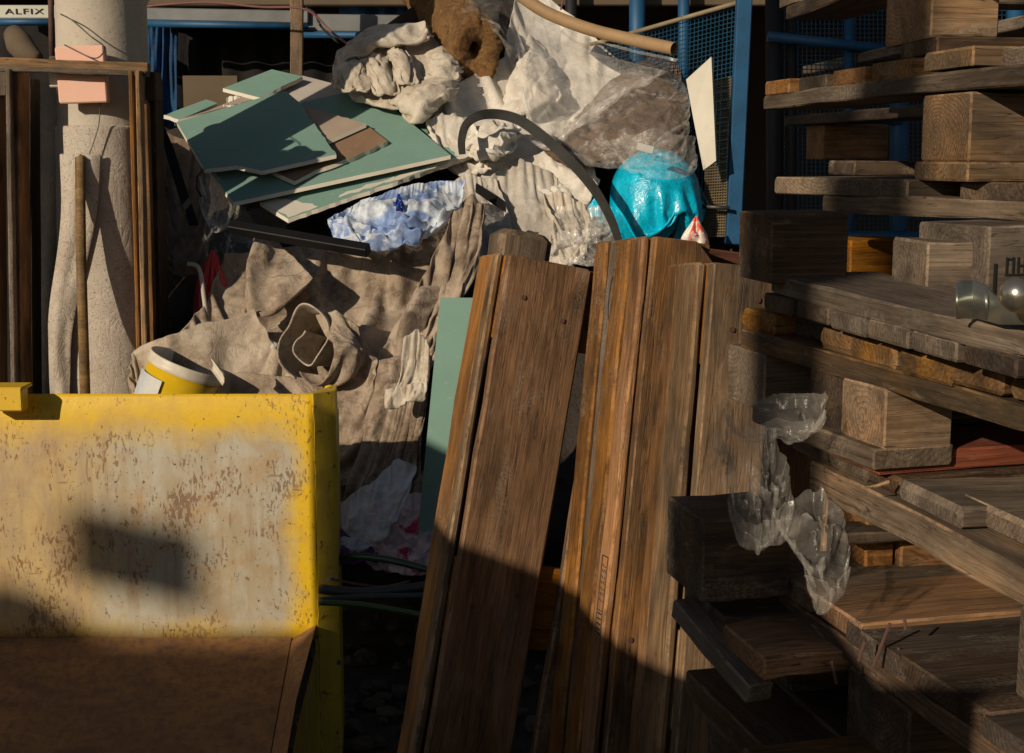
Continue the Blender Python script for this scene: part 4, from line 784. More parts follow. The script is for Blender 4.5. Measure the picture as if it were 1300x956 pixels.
# ---- brown insulation roll in film, top
def roll(name, a, b, r, mat, label, hole=True):
    a, b = Vector(a), Vector(b); M = frame(a, b - a, V(0, 0, 1)); L = (b - a).length; n = 130; vs = []; fs = []
    prof = [(0, r)] + [(L * k / 60, r) for k in range(1, 61)] + [(L + .012, r * .93), (L + .01, r * .75), (L + .004, r * .55), (L, r * .38), (L - .02, r * .22), (L - .09, r * .16), (L - .12, .001)]
    for i, (x, rr) in enumerate(prof):
        for k in range(n):
            an = 2 * PI * k / n; nz = mn.fractal((x * 14, math.cos(an) * rr * 16, math.sin(an) * rr * 16), 1, 2, 5); q = rr * (1 + .09 * math.sin(an * 2 + 1)) + nz * .013 * (1 if rr > .02 else .3) + .006 * mn.noise((x * 70, math.cos(an) * rr * 80, math.sin(an) * rr * 80))
            vs.append(M @ V(x + nz * .012, q * math.cos(an), q * math.sin(an) * .9))
    for i in range(len(prof) - 1):
        for k in range(n): k2 = (k + 1) % n; fs.append((i * n + k, (i + 1) * n + k, (i + 1) * n + k2, i * n + k2))
    return tag(obj(name, vs, fs, mat, smooth=True), label, 'insulation')
roll('insulation_roll', P(530, -30, 5.1), P(606, 64, 4.44), .100, MAT['insulation'], 'rust-brown fibrous insulation roll with a ragged open end at the top')
o = patch('plastic_film', MAT['film_dim'], top=[(570, -40, 4.75), (600, -45, 4.72), (655, -40, 4.7)], bot=[(560, 8, 4.62), (600, 14, 4.45), (632, 40, 4.34), (655, 90, 4.36)], left=[(570, -40, 4.75), (560, 8, 4.62)], right=[(655, -40, 4.7), (656, 20, 4.5), (655, 90, 4.36)], nu=40, nv=36, su=1.12, sv=1.1, amp=.015, bulge=.03, dmax=.08, th=0, seed=63, iters=100, pin='tblr'); T(o, 'greyish torn plastic wrap over the top of the insulation roll', 'plastic film')
# ---- white fleece sheets
cw = MAT['cloth_white']
o = patch('white_fleece', cw, top=[(545, 165, 4.28), (560, 115, 4.34), (640, 70, 4.58), (660, -30, 4.85)], bot=[(600, 200, 4.2), (660, 200, 4.24), (700, 190, 4.30), (765, 175, 4.32)], left=[(545, 165, 4.28), (570, 185, 4.23), (600, 200, 4.2)], right=[(660, -30, 4.85), (740, 30, 4.75), (800, 90, 4.6), (765, 175, 4.32)], nu=90, nv=90, su=1.18, sv=1.14, amp=.04, fr=(4, 3), bend=.8, anc=.0005, glue=5, g=.0003, dmax=.12, seed=71, iters=240, pin='tblr'); T(o, 'broad white fleece sheet folded over the top of the heap under clear film', 'fleece')
o = patch('white_fleece', cw, top=[(655, 95, 4.55), (670, 42, 4.66), (690, 60, 4.66)], bot=[(630, 150, 4.38), (670, 142, 4.36), (712, 120, 4.42)], left=[(655, 95, 4.55), (640, 125, 4.45), (630, 150, 4.38)], right=[(690, 60, 4.66), (702, 90, 4.54), (712, 120, 4.42)], nu=36, nv=40, su=1.12, sv=1.08, amp=.01, bulge=.07, dmax=.12, seed=73, iters=120, pin='tblr'); T(o, 'pointed white fleece fold standing up in the middle of the broad sheet', 'fleece')
o = patch('white_fleece', cw, top=[(655, 205, 4.22), (690, 190, 4.24), (735, 175, 4.24)], bot=[(690, 245, 4.12), (740, 258, 4.08), (762, 228, 4.10)], left=[(655, 205, 4.22), (668, 225, 4.17), (690, 245, 4.12)], right=[(735, 175, 4.24), (752, 200, 4.17), (762, 228, 4.10)], nu=50, nv=40, su=1.06, sv=1.1, amp=.01, bulge=.03, dmax=.07, seed=75, iters=120, pin='tblr'); T(o, 'flat white fleece offcut with a frayed corner beside the blue bag', 'fleece')
o = patch('white_rag', cw, top=[(594, 175, 4.24), (615, 152, 4.27), (660, 155, 4.28)], bot=[(600, 196, 4.14), (630, 200, 4.12), (655, 180, 4.18)], left=[(594, 175, 4.24), (594, 186, 4.2), (600, 196, 4.14)], right=[(660, 155, 4.28), (662, 168, 4.23), (655, 180, 4.18)], nu=50, nv=40, su=1.4, sv=1.4, amp=.03, bulge=.06, dmax=.11, seed=77, iters=200, pin='tblr', pk=.4); T(o, 'crumpled white rag inside the loop of the black strap', 'rag')
o = patch('grey_sheet', MAT['cloth_pale_grey'], top=[(600, 250, 4.10), (630, 215, 4.16), (655, 195, 4.18), (700, 215, 4.16), (722, 240, 4.12)], bot=[(630, 320, 3.92), (680, 310, 3.92), (710, 290, 3.96), (735, 300, 3.92)], left=[(600, 250, 4.10), (612, 290, 4.0), (630, 320, 3.92)], right=[(722, 240, 4.12), (730, 270, 4.02), (735, 300, 3.92)], nu=80, nv=60, su=1.45, sv=1.15, amp=.04, fr=(6, 2), bend=.4, dmax=.11, seed=79, iters=240, pin='tblr', pk=.5); T(o, 'pale grey pleated sheet tumbling behind the leaning pallets', 'sheet')
o = patch('grey_sheet', MAT['cloth_pale_grey'], top=[(560, 240, 4.12), (590, 215, 4.15), (628, 225, 4.14)], bot=[(600, 350, 3.86), (630, 345, 3.86), (660, 330, 3.86)], left=[(560, 240, 4.12), (600, 290, 3.98), (600, 350, 3.86)], right=[(628, 225, 4.14), (650, 280, 3.98), (660, 330, 3.86)], nu=50, nv=50, su=1.35, sv=1.08, amp=.03, fr=(4, 2), dmax=.08, seed=81, iters=200, pin='tblr', pk=.5); T(o, 'shaded grey sheet hanging between the brown blanket and the pleated sheet', 'sheet')
o = patch('white_rag', cc, top=[(690, 245, 4.08), (715, 240, 4.08), (742, 258, 4.06)], bot=[(690, 320, 3.9), (720, 330, 3.88), (745, 300, 3.92)], left=[(690, 245, 4.08), (705, 280, 3.97), (690, 320, 3.9)], right=[(742, 258, 4.06), (748, 280, 3.99), (745, 300, 3.92)], nu=40, nv=50, su=1.5, sv=1.2, amp=.03, dmax=.08, seed=83, iters=200, pin='tblr', pk=.5); T(o, 'cream rag bunched just above the top of the second leaning pallet', 'rag')
o = patch('white_fleece', cw, top=[(540, 150, 4.24), (560, 140, 4.26), (600, 150, 4.26)], bot=[(560, 190, 4.2), (590, 205, 4.17), (625, 215, 4.15)], left=[(540, 150, 4.24), (560, 190, 4.2)], right=[(600, 150, 4.26), (625, 215, 4.15)], nu=40, nv=40, su=1.15, sv=1.25, amp=.02, dmax=.06, seed=85, iters=150, pin='tblr'); T(o, 'soiled white fleece edge next to the right corner of the lowest green board', 'fleece')
# brown insulation under clear film, right
o = patch('insulation_bale', MAT['insulation_brown'], top=[(740, 140, 4.44), (775, 100, 4.52), (830, 70, 4.56), (862, 80, 4.5)], bot=[(690, 190, 4.22), (740, 210, 4.16), (800, 200, 4.16), (868, 190, 4.20)], left=[(740, 140, 4.44), (715, 165, 4.33), (690, 190, 4.22)], right=[(862, 80, 4.5), (878, 120, 4.4), (868, 190, 4.20)], nu=80, nv=60, su=1.08, sv=1.08, amp=.03, bulge=.08, fr=(4, 4), dmax=.14, seed=91, iters=150, pin='tblr'); T(o, 'brown insulation bale wrapped in clear plastic above the blue bag', 'insulation')
o = patch('clear_film', MAT['film_haze'], top=[(650, -20, 4.70), (690, 20, 4.62), (760, 50, 4.5), (862, 75, 4.34)], bot=[(672, 175, 4.22), (700, 176, 4.2), (730, 150, 4.2), (790, 110, 4.25)], left=[(650, -20, 4.70), (660, 80, 4.4), (672, 175, 4.22)], right=[(862, 75, 4.34), (830, 95, 4.28), (790, 110, 4.25)], nu=80, nv=60, su=1.08, sv=1.1, amp=.03, bulge=.02, fr=(3, 4), dmax=.08, th=0, seed=93, iters=150, pin='tblr'); T(o, 'cloudy clear film stretched over the white fleece below the cardboard tube', 'plastic film')
o = patch('clear_film', MAT['film_clear'], top=[(760, 100, 4.28), (800, 85, 4.34), (862, 84, 4.34)], bot=[(700, 185, 4.10), (760, 205, 4.02), (810, 205, 4.02), (872, 195, 4.05)], left=[(760, 100, 4.28), (730, 140, 4.2), (700, 185, 4.10)], right=[(862, 84, 4.34), (876, 130, 4.2), (872, 195, 4.05)], nu=80, nv=60, su=1.2, sv=1.22, amp=.03, bulge=.05, fr=(5, 5), bend=.15, dmax=.12, th=0, seed=95, iters=150, pin='tblr'); T(o, 'shiny clear film tight round the brown insulation bale', 'plastic film')
# cardboard tube
m = MB(); q = [P(650, -14, 4.35), P(690, 14, 4.33), P(745, 36, 4.28), P(800, 50, 4.22), P(856, 62, 4.12)]
sp, cl = wire('cardboard_tube', q, .0185, MAT['cardboard'], 'long brown cardboard tube slanting down across the top of the heap', 'cardboard tube', 20)
bpy.data.objects.remove(sp); m.tube(cl, .0185, 24, False); m.tube([cl[-1], cl[-1] + (cl[-4] - cl[-1])], .0155, 24, False); t_ = (cl[-1] - cl[-3]).normalized()
# annular lip at the open end
n_ = 24; a_ = t_.cross(V(0, 0, 1)).normalized(); b_ = a_.cross(t_); ring = [cl[-1] + (a_ * math.cos(2 * PI * k / n_) + b_ * math.sin(2 * PI * k / n_)) * r for r in (.0185, .0155) for k in range(n_)]
m.add(ring, [(k, (k + 1) % n_, n_ + (k + 1) % n_, n_ + k) for k in range(n_)]); cap = cl[-1] - t_ * .03
m.add([cap + (a_ * math.cos(2 * PI * k / n_) + b_ * math.sin(2 * PI * k / n_)) * .0156 for k in range(n_)], [tuple(range(n_))])
tag(m.build('cardboard_tube', MAT['cardboard'], smooth=False), 'long brown cardboard tube slanting down across the top of the heap', 'cardboard tube')
m = MB(); m.tube([P(712, 12, 4.3), P(720, -20, 4.35)], .003, 6); tag(m.build('wire', MAT['wire_red']), 'thin red wire poking up at the cardboard tube', 'wire')
# ---- blue bag: inflated, wrinkled by relaxing an oversized skin
def bagblob(c, rx, ry, rz, nu, nv, rot=None, pole=.03):
    Q = np.zeros((nu, nv, 3))
    for i in range(nu):
        for j in range(nv):
            a = 2 * PI * i / nu; b = PI * (pole + (.97 - pole) * j / (nv - 1)); d = Vector((math.sin(b) * math.cos(a), math.sin(b) * math.sin(a), math.cos(b)))
            if rot: d = rot @ d
            Q[i, j] = Vector(c) + Vector((d.x * rx, d.y * ry, d.z * rz))
    return Q
def bag(name, c, rx, ry, rz, mat, label, seed, anc=.006, glue=10, pole=.03, st=1.22, nu=110, nv=70, rot=None, parent=None, amp=.02, dmax=.05, dmin=-.06, bend=.12, cat='bag'):
    Q = bagblob(c, rx, ry, rz, nu, nv, rot, pole); N = Q - np.array(tuple(c)); N /= np.linalg.norm(N, axis=2, keepdims=True)
    # dents and radial gathers before relaxing
    X = relax(Q, su=st, sv=st * .98, iters=90, bend=bend, amp=amp, fr=(9, 5), seed=seed, dmin=dmin, dmax=dmax, g=.0003, pin='tb', N0=N, anc=anc, glue=glue, rag=0)
    o = sheet(name, X, mat, 0, parent, closed=True); return tag(o, label, cat) if label else o
bag('blue_bag', P(831, 229, 4.12), .150, .15, .140, MAT['bag_blue'], 'bulging turquoise plastic rubbish bag at the right of the heap', 3, st=1.16, amp=.03, dmax=.022, dmin=-.05, bend=.3, anc=.0015, glue=10, rot=V(.42, -.82, -.35).to_track_quat('Z', 'Y').to_matrix(), pole=.012)
o = patch('clear_film', MAT['film_clear'], top=[(775, 178, 4.0), (830, 160, 3.99), (882, 174, 4.02)], bot=[(795, 212, 3.93), (840, 218, 3.92), (885, 212, 3.97)], left=[(775, 178, 4.0), (795, 212, 3.93)], right=[(882, 174, 4.02), (885, 212, 3.97)], nu=50, nv=30, su=1.08, sv=1.1, amp=.01, bulge=.01, bend=.15, th=0, seed=97, iters=120, pin='tblr'); T(o, 'loose clear film lapping over the top of the turquoise bag', 'plastic film')
m = MB(); m.box(frame(P(819, 188, 3.89), P(830, 192, 3.89) - P(808, 186, 3.89), V(0, -.3, 1)), (.045, .02, .001)); tag(m.build('paper_tag', MAT['label_white']), 'small white paper tag stuck on the film over the turquoise bag', 'tag')
bag('blue_bag', P(757, 262, 4.06), .03, .04, .03, MAT['bag_blue'], 'small turquoise scrap of bag showing behind the black strap', 5, nu=30, nv=20)
bag('plastic_wrapper', P(884, 288, 3.95), .04, .03, .03, MAT['film_redwhite'], 'red and white crumpled wrapper at the foot of the mesh post', 9, st=1.35, nu=40, nv=26, cat='wrapper')
# clear and milky film heap centre right
o = patch('clear_film', MAT['film_haze'], top=[(705, 262, 4.02), (740, 255, 4.02), (775, 262, 4.0)], bot=[(700, 322, 3.84), (745, 330, 3.82), (795, 318, 3.84)], left=[(705, 262, 4.02), (700, 322, 3.84)], right=[(775, 262, 4.0), (795, 318, 3.84)], nu=80, nv=60, su=1.35, sv=1.3, amp=.03, bulge=.03, fr=(7, 7), bend=.1, dmax=.1, th=0, seed=99, iters=160, pin='tblr', pk=.5); T(o, 'glittering crumpled clear film between the black strap and the pallets', 'plastic film')
o = patch('printed_film', MAT['film_haze'], top=[(746, 262, 3.98), (772, 258, 3.98)], bot=[(752, 290, 3.93), (776, 286, 3.93)], left=[(746, 262, 3.98), (752, 290, 3.93)], right=[(772, 258, 3.98), (776, 286, 3.93)], nu=20, nv=20, su=1.1, sv=1.1, amp=.01, th=0, seed=101, iters=60); T(o, 'small flat piece of cloudy film caught behind the strap', 'plastic film')
# black strap arch
q = [(587, 196, 4.02), (586, 178, 4.03), (592, 158, 4.06), (608, 147, 4.08), (632, 145, 4.10), (660, 153, 4.08), (690, 174, 4.04), (715, 196, 4.0), (740, 222, 3.95), (762, 252, 3.9), (778, 284, 3.86), (787, 312, 3.82)]
sp, cl = wire('x', q, .003, MAT['strap'], None); bpy.data.objects.remove(sp)
wv = []
for i, p in enumerate(cl):
    t = i / (len(cl) - 1); tt = (cl[min(i + 1, len(cl) - 1)] - cl[max(i - 1, 0)]).normalized(); d = (p - CAM).normalized(); side = tt.cross(d).normalized()
    wv.append((side * (.55 + .45 * math.sin(PI * t)) + d * (.8 * math.cos(PI * t * .9))).normalized() * .015)
m = MB(); m.strip(cl, wv, .0025); tag(m.build('black_strap', MAT['strap'], smooth=False), 'long black plastic strap arching over the white rags', 'strap')
m = MB(); cl = [P(604, 238, 4.12), P(622, 250, 4.06), P(640, 262, 4.02)]; m.strip(cl, V(0, .012, .014), .003); tag(m.build('black_strip', MAT['black_plastic']), 'short black strip under the right corner of the lowest green board', 'strip')
# blue and white crumpled bag under the boards
o = patch('plastic_bag', MAT['film_bluewhite'], top=[(440, 262, 3.84), (490, 240, 3.88), (545, 226, 3.94), (590, 228, 3.94)], bot=[(438, 302, 3.74), (480, 302, 3.74), (530, 296, 3.74), (565, 272, 3.82)], left=[(440, 262, 3.84), (416, 276, 3.79), (438, 302, 3.74)], right=[(590, 228, 3.94), (588, 250, 3.88), (565, 272, 3.82)], nu=110, nv=70, su=1.35, sv=1.4, amp=.04, bulge=.04, fr=(5, 3), anc=.001, glue=6, bend=.1, dmax=.1, th=0, seed=105, iters=200, pin='tblr', pk=.5); T(o, 'crumpled blue and white plastic bag under the edge of the green boards', 'bag')
bag('plastic_bag', P(506, 252, 3.78), .028, .02, .014, MAT['bag_deep_blue'], 'small deep blue plastic knot on the blue and white bag', 8, st=1.4, nu=34, nv=22)
# left: clear film over red bag
bag('red_bag', P(272, 366, 3.80), .052, .05, .105, MAT['bag_red'], 'red plastic bag in the dark gap left of the brown blanket', 12, st=1.15, nu=60, nv=46, amp=.01, dmax=.03)
o = patch('clear_film', MAT['film_clear'], top=[(262, 225, 4.02), (290, 240, 4.0), (330, 285, 3.92)], bot=[(272, 385, 3.78), (290, 400, 3.75), (312, 402, 3.72)], left=[(262, 225, 4.02), (258, 300, 3.88), (272, 385, 3.78)], right=[(330, 285, 3.92), (322, 350, 3.8), (312, 402, 3.72)], nu=60, nv=90, su=1.4, sv=1.15, amp=.025, bulge=.03, fr=(6, 5), bend=.12, dmax=.08, th=0, seed=111, iters=160, pin='tblr', pk=.5); T(o, 'clear wrinkled film spilling down beside the brown blanket over the red bag', 'plastic film')
o = patch('clear_film', MAT['film_haze'], top=[(252, 190, 4.08), (268, 205, 4.05), (288, 240, 3.98)], bot=[(256, 262, 3.95), (272, 280, 3.92), (290, 282, 3.9)], left=[(252, 190, 4.08), (252, 230, 4.0), (256, 262, 3.95)], right=[(288, 240, 3.98), (296, 262, 3.94), (290, 282, 3.9)], nu=40, nv=50, su=1.45, sv=1.3, amp=.03, fr=(6, 6), bend=.1, dmax=.07, th=0, seed=113, iters=160, pin='tblr', pk=.5); T(o, 'cloudy film bunched below the left corner of the green boards', 'plastic film')
o = patch('clear_film', MAT['film_dim'], top=[(290, 258, 3.98), (330, 262, 3.98), (372, 262, 4.0)], bot=[(288, 290, 3.9), (320, 300, 3.9), (350, 300, 3.9)], left=[(290, 258, 3.98), (288, 290, 3.9)], right=[(372, 262, 4.0), (350, 300, 3.9)], nu=50, nv=30, su=1.3, sv=1.4, amp=.02, bend=.12, th=0, seed=115, iters=120, pin='tblr', pk=.5); T(o, 'brownish film stuffed under the front edge of the green boards', 'plastic film')
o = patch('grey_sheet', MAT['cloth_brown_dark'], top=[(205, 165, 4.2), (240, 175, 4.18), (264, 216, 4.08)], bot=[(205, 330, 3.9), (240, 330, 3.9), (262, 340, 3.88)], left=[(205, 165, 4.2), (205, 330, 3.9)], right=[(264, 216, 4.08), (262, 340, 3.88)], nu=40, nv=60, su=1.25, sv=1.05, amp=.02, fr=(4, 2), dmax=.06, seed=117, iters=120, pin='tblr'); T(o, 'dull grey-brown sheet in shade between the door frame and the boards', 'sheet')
# black bars
m = MB(); m.box(frame((P(292, 288, 3.72) + P(468, 318, 3.60)) / 2, P(468, 318, 3.60) - P(292, 288, 3.72), V(0, .75, .6)), ((P(292, 288, 3.72) - P(468, 318, 3.60)).length, .028, .028), .002); tag(m.build('black_bar', MAT['black_plastic']), 'glossy black square bar lying across the brown blanket', 'bar')
m = MB(); m.strip([P(197, 148, 3.98), P(215, 190, 3.92), P(232, 245, 3.86), P(246, 285, 3.82)], V(.011, .004, 0), .012); tag(m.build('black_bar', MAT['black_plastic']), 'slim black strip leaning upright just right of the door frame', 'bar')
m = MB(); m.tube([P(258, 215, 3.98), P(250, 225, 3.95), P(250, 240, 3.94), P(256, 250, 3.94)], .003, 6); tag(m.build('cord', MAT['black_rubber'], smooth=True), 'black cord loop below the left corner of the green boards', 'cord')
sp, cl = wire('rope', [(238, 335, 3.72), (252, 340, 3.72), (258, 370, 3.70), (264, 420, 3.67)], .006, MAT['cloth_pale_grey'], 'pale rope hanging in the dark gap in front of the red bag', 'rope', 8)
m = MB(); m.tube([P(318, 398, 3.62), P(340, 432, 3.55)], .006, 8); tag(m.build('dark_stick', MAT['stick_bark']), 'short dark stick poking out of the brown blanket left of its rolled end', 'stick')
m = MB(); m.tube([P(338, 436, 3.56), P(352, 442, 3.54)], .013, 10); tag(m.build('white_plug', MAT['label_white'], smooth=True), 'small pale plug at the mouth of the rolled blanket end', 'plug')
# ---- low gap between skip and pallets
o = patch('plastic_bag', MAT['film_milky'], top=[(425, 640, 3.22), (470, 610, 3.22), (505, 580, 3.24), (528, 590, 3.22)], bot=[(430, 700, 3.12), (465, 692, 3.12), (490, 670, 3.14), (520, 620, 3.2)], left=[(425, 640, 3.22), (430, 700, 3.12)], right=[(528, 590, 3.22), (520, 620, 3.2)], nu=60, nv=40, su=1.3, sv=1.35, amp=.02, bulge=.03, bend=.15, dmax=.07, th=0, seed=121, iters=160, pin='tblr', pk=.5); T(o, 'milky white carrier bag in the shade between skip and pallets', 'bag')
o = patch('plastic_bag', MAT['film_pink'], top=[(465, 640, 3.3), (520, 625, 3.3), (560, 625, 3.3)], bot=[(465, 712, 3.14), (510, 715, 3.12), (550, 720, 3.12)], left=[(465, 640, 3.3), (465, 712, 3.14)], right=[(560, 625, 3.3), (550, 720, 3.12)], nu=60, nv=50, su=1.35, sv=1.3, amp=.03, bulge=.03, bend=.12, dmax=.08, th=0, seed=123, iters=160, pin='tblr', pk=.5); T(o, 'crumpled pink and red carrier bag behind the milky bag', 'bag')
rt = empty('plastic_bag', P(445, 710, 3.1)); T(rt, 'purple carrier bag with pale lettering beside the skip corner', 'bag')
patch('bag_body', MAT['film_purple'], top=[(420, 658, 3.17), (445, 680, 3.15), (475, 692, 3.13)], bot=[(425, 705, 3.08), (450, 706, 3.08), (478, 700, 3.10)], left=[(420, 658, 3.17), (425, 705, 3.08)], right=[(475, 692, 3.13), (478, 700, 3.10)], nu=30, nv=24, su=1.15, sv=1.15, amp=.008, bulge=.012, dmax=.03, th=0, seed=125, iters=80, parent=rt)
text('SL', frame(P(441, 689, 3.06), P(452, 694, 3.06) - P(432, 684, 3.06), V(0, .3, 1)), .028, MAT['label_white'], rt)
for pts, r, mt, lab in (([(405, 712, 3.1), (450, 706, 3.06), (500, 712, 3.02), (560, 728, 2.98)], .008, 'hose_green', 'dark green hose on the ground just below the carrier bags'), ([(405, 748, 2.95), (470, 752, 2.95), (560, 742, 2.95)], .011, 'hose_grey', 'thick grey-green pipe crossing the dark gap'),
                        ([(405, 762, 2.9), (460, 758, 2.92), (560, 756, 2.92)], .007, 'hose_grey', 'thinner grey pipe alongside the thick one'), ([(405, 765, 2.8), (460, 768, 2.8), (530, 780, 2.78), (560, 790, 2.76)], .006, 'hose_bright', 'bright green hose lowest in the dark gap'), ([(420, 735, 3.0), (480, 745, 2.98), (520, 738, 2.96)], .003, 'rust_rod', 'rusty wire between the green hose and the pipes')):
    wire('hose' if 'hose' in lab else 'wire' if 'wire' in lab else 'pipe', pts, r, MAT[mt], lab, 'hose' if 'hose' in lab else 'wire' if 'wire' in lab else 'pipe', 10)
def stones(n, u0, u1, v0, v1, lab):
    rnd = random.Random(5); m = MB()
    for k in range(n):
        u = rnd.uniform(u0, u1); v = rnd.uniform(v0, v1); d = ray(u, v); t = (0.02 - CAM.z) / d.z; p = CAM + d * t; r = rnd.uniform(.01, .035)
        bm = bmesh.new(); bmesh.ops.create_icosphere(bm, subdivisions=1, radius=r)
        m.add([p + V(q.co.x * rnd.uniform(.7, 1.3), q.co.y * rnd.uniform(.7, 1.3), q.co.z * rnd.uniform(.4, .8)) for q in bm.verts], [[q.index for q in f.verts] for f in bm.faces]); bm.free()
    tag(m.build('rubble_stones', MAT['mud']), lab, 'rubble', kind='stuff')
stones(260, 380, 900, 700, 956, 'small stones and rubble scattered on the ground between skip and pallets')
# ================================================================= PALLETS
NAILME = None
def pallet(name, M, label, group, smats=None, L=1.2, W=.8, mats=('pine_brown',), bmats=None, dmats=None, blocks='all', deckw=(.145, .10, .145, .10, .145), skid=True, base='skid', seed=0, skip_deck=(), ends=0, bsz=(.145, .1, .145), stw=(.145, .145, .145), cham=.03, sth=.022, missing=()):
    """local axes: x along the boards (L), y across (W), z up; origin at one bottom corner"""
    rnd = random.Random(seed); pick = lambda s: MAT[rnd.choice(s)]; rt = empty(name, M.translation); tag(rt, label, 'pallet', group)
    dmats = dmats or mats; bmats = bmats or mats
    Tm = lambda x, y, z: M @ Matrix.Translation((x, y, z))
    def bd(nm, c, d, mt, alongy=False, **k):
        X = Tm(*c) @ (Matrix.Rotation(PI / 2, 4, 'Z') if alongy else Matrix.Identity(4))
        X = X @ Matrix.Rotation(rnd.uniform(-.004, .004), 4, 'Z'); return board(nm, X, d, mt, rt, **k)
    def nail(Mn):
        global NAILME
        if NAILME is None:
            m = MB(); m.tube([V(0, 0, -.004), V(0, 0, .0009)], .0042, 10); o = m.build('nail', MAT['rust_rod'], rt); NAILME = o.data; o.matrix_local = parent_inv(rt) @ Mn; return
        o = link(bpy.data.objects.new('nail', NAILME)); o.parent = rt; o.matrix_local = parent_inv(rt) @ Mn
    h = .022
    if base == 'skid':
        for i, y in enumerate((bsz[1] / 2, W / 2, W - bsz[1] / 2)):
            if ('s', i) in missing: continue
            bd('bottom_board', (L / 2, y, h / 2), (L, bsz[1] if i != 1 else .145, h), pick(mats), cut0=cham if i != 1 else 0, cut1=cham if i != 1 else 0, jit=.001)
    else:
        for i, x in enumerate((bsz[0] / 2, L / 2, L - bsz[0] / 2)): bd('bottom_board', (x, W / 2, h / 2), (W, stw[i], h), pick(mats), True)
    xs = (bsz[0] / 2, L / 2, L - bsz[0] / 2); ys = (bsz[1] / 2, W / 2, W - bsz[1] / 2)
    for i, x in enumerate(xs):
        for j, y in enumerate(ys):
            if blocks != 'all' and (i, j) not in blocks: continue
            wj = bsz[1] if j != 1 else .145
            bd('block', (x, y, h + .039), (.145 if i else bsz[0], wj - .002, .078), pick(bmats), seg=3, jit=.0006)
    z = h + .078
    for i, x in enumerate(xs):
        bd('stringer', (x, W / 2, z + sth / 2), (W, stw[i], sth), pick(smats or mats), True, jit=.001)
    z += sth; tot = sum(deckw); gap = (W - tot) / (len(deckw) - 1); y = 0
    for i, wd in enumerate(deckw):
        if i not in skip_deck: e = ends * rnd.uniform(-1, .3); bd('deck_board', (L / 2 + e / 2, y + wd / 2, z + .011), (L - e, wd, .022), pick(dmats), jit=.0014, ch=.004, seg=14)
        if i not in skip_deck:
            for x in xs:
                for q in (.25, .75): nail(Tm(x + rnd.uniform(-.03, .03), y + wd * q, z + .0225))
        y += wd + gap
    for j, yy in enumerate(ys):
        for x in xs:
            for q in (-.02, .025): nail(Tm(x + q, yy + rnd.uniform(-.03, .03), -.0005))
    return rt
# ---- four pallets standing on end and leaning right, stacked towards the viewer
def leaning(i, ul, vt, Y, lean, yaw, flip, **k):
    """ul,vt = image place of the top left front corner; lean in the picture plane; flip: bottom skids face the viewer"""
    top = P(ul, vt, Y)
    r = Matrix.Rotation(yaw, 3, 'Z') @ Matrix.Rotation(R(-6), 3, 'X') @ Matrix.Rotation(lean, 3, 'Y')
    upv = r @ V(0, 0, 1); rt_ = r @ V(1, 0, 0); nn = r @ V(0, -1, 0)   # nn towards viewer
    # board axis x = -up (from top down), y = right
    x = -upv; y = rt_; z = x.cross(y)
    s = z.dot(nn)
    # z must be nn for deck side facing viewer, -nn when skids face the viewer
    if flip:   # mirror by running the x axis upward from the bottom instead
        x = upv; z = x.cross(y); o = top - upv * 1.2 - z * 0
        M = Matrix(((x.x, y.x, z.x, o.x), (x.y, y.y, z.y, o.y), (x.z, y.z, z.z, o.z), (0, 0, 0, 1)))
        # origin corner is on the bottom (skid) face; skid face at viewer side
    else:
        o = top - z * .144
        M = Matrix(((x.x, y.x, z.x, o.x), (x.y, y.y, z.y, o.y), (x.z, y.z, z.z, o.z), (0, 0, 0, 1)))
    sb = k.pop('side', None); o = pallet('wooden_pallet', M, k.pop('label'), 'pallets standing on end and leaning', seed=50 + i, **k)
    for (z0, z1, mt, dy) in sb or (): board('side_board', M @ Matrix.Translation((.6, -.007 - dy, (z0 + z1) / 2)), (1.2, .014, z1 - z0), MAT[mt], o, ch=.004, seg=14, jit=.0016)
    return o, M
LP0, LM0 = leaning(0, 646, 322, 2.42, R(11.6), R(17), False, mats=('pine_brown', 'pine_orange'), dmats=('pine_brown',), bmats=('pine_orange',), deckw=(.152, .10, .145, .10, .145), side=((.0, .085, 'pine_orange', 0), (.087, .121, 'pine_tan', .002)), label='leftmost leaning pallet with a broad dark scuffed board and orange side')
LP1, LM1 = leaning(1, 824, 303, 2.34, R(9.3), R(28), True, mats=('wood_grey', 'pine_brown'), bmats=('pine_tan', 'pine_brown'), side=((.024, .10, 'wood_grey', 0), (.102, .143, 'pine_brown', .003)), label='second leaning pallet from the left with a worn oval stamp on its grey corner block')
LP2, LM2 = leaning(2, 834, 300, 2.17, R(7.5), R(15), True, mats=('pine_orange', 'pine_brown'), bmats=('pine_brown',), dmats=('pine_brown', 'pine_orange'), smats=('wood_red',), side=((.024, .075, 'pine_orange', 0), (.077, .142, 'pine_brown', .003)), label='third leaning pallet from the left with a reddish board along its top')
LP3, LM3 = leaning(3, 908, 333, 2.0, R(6.5), R(17), True, mats=('pine_tan', 'pine_brown'), bmats=('pine_brown', 'pine_tan'), side=((.024, .10, 'pine_tan', .002), (.102, .14, 'pine_brown', 0)), label='front leaning pallet with a greyish top edge beside the dark stack')
# blunt block end showing above the leftmost pallet, and scuffed chamfer strips
board('block', LM0 @ Matrix.Translation((.02, .045, .05)), (.14, .10, .078), MAT['wood_grey'], LP0, ch=.012, seg=3)
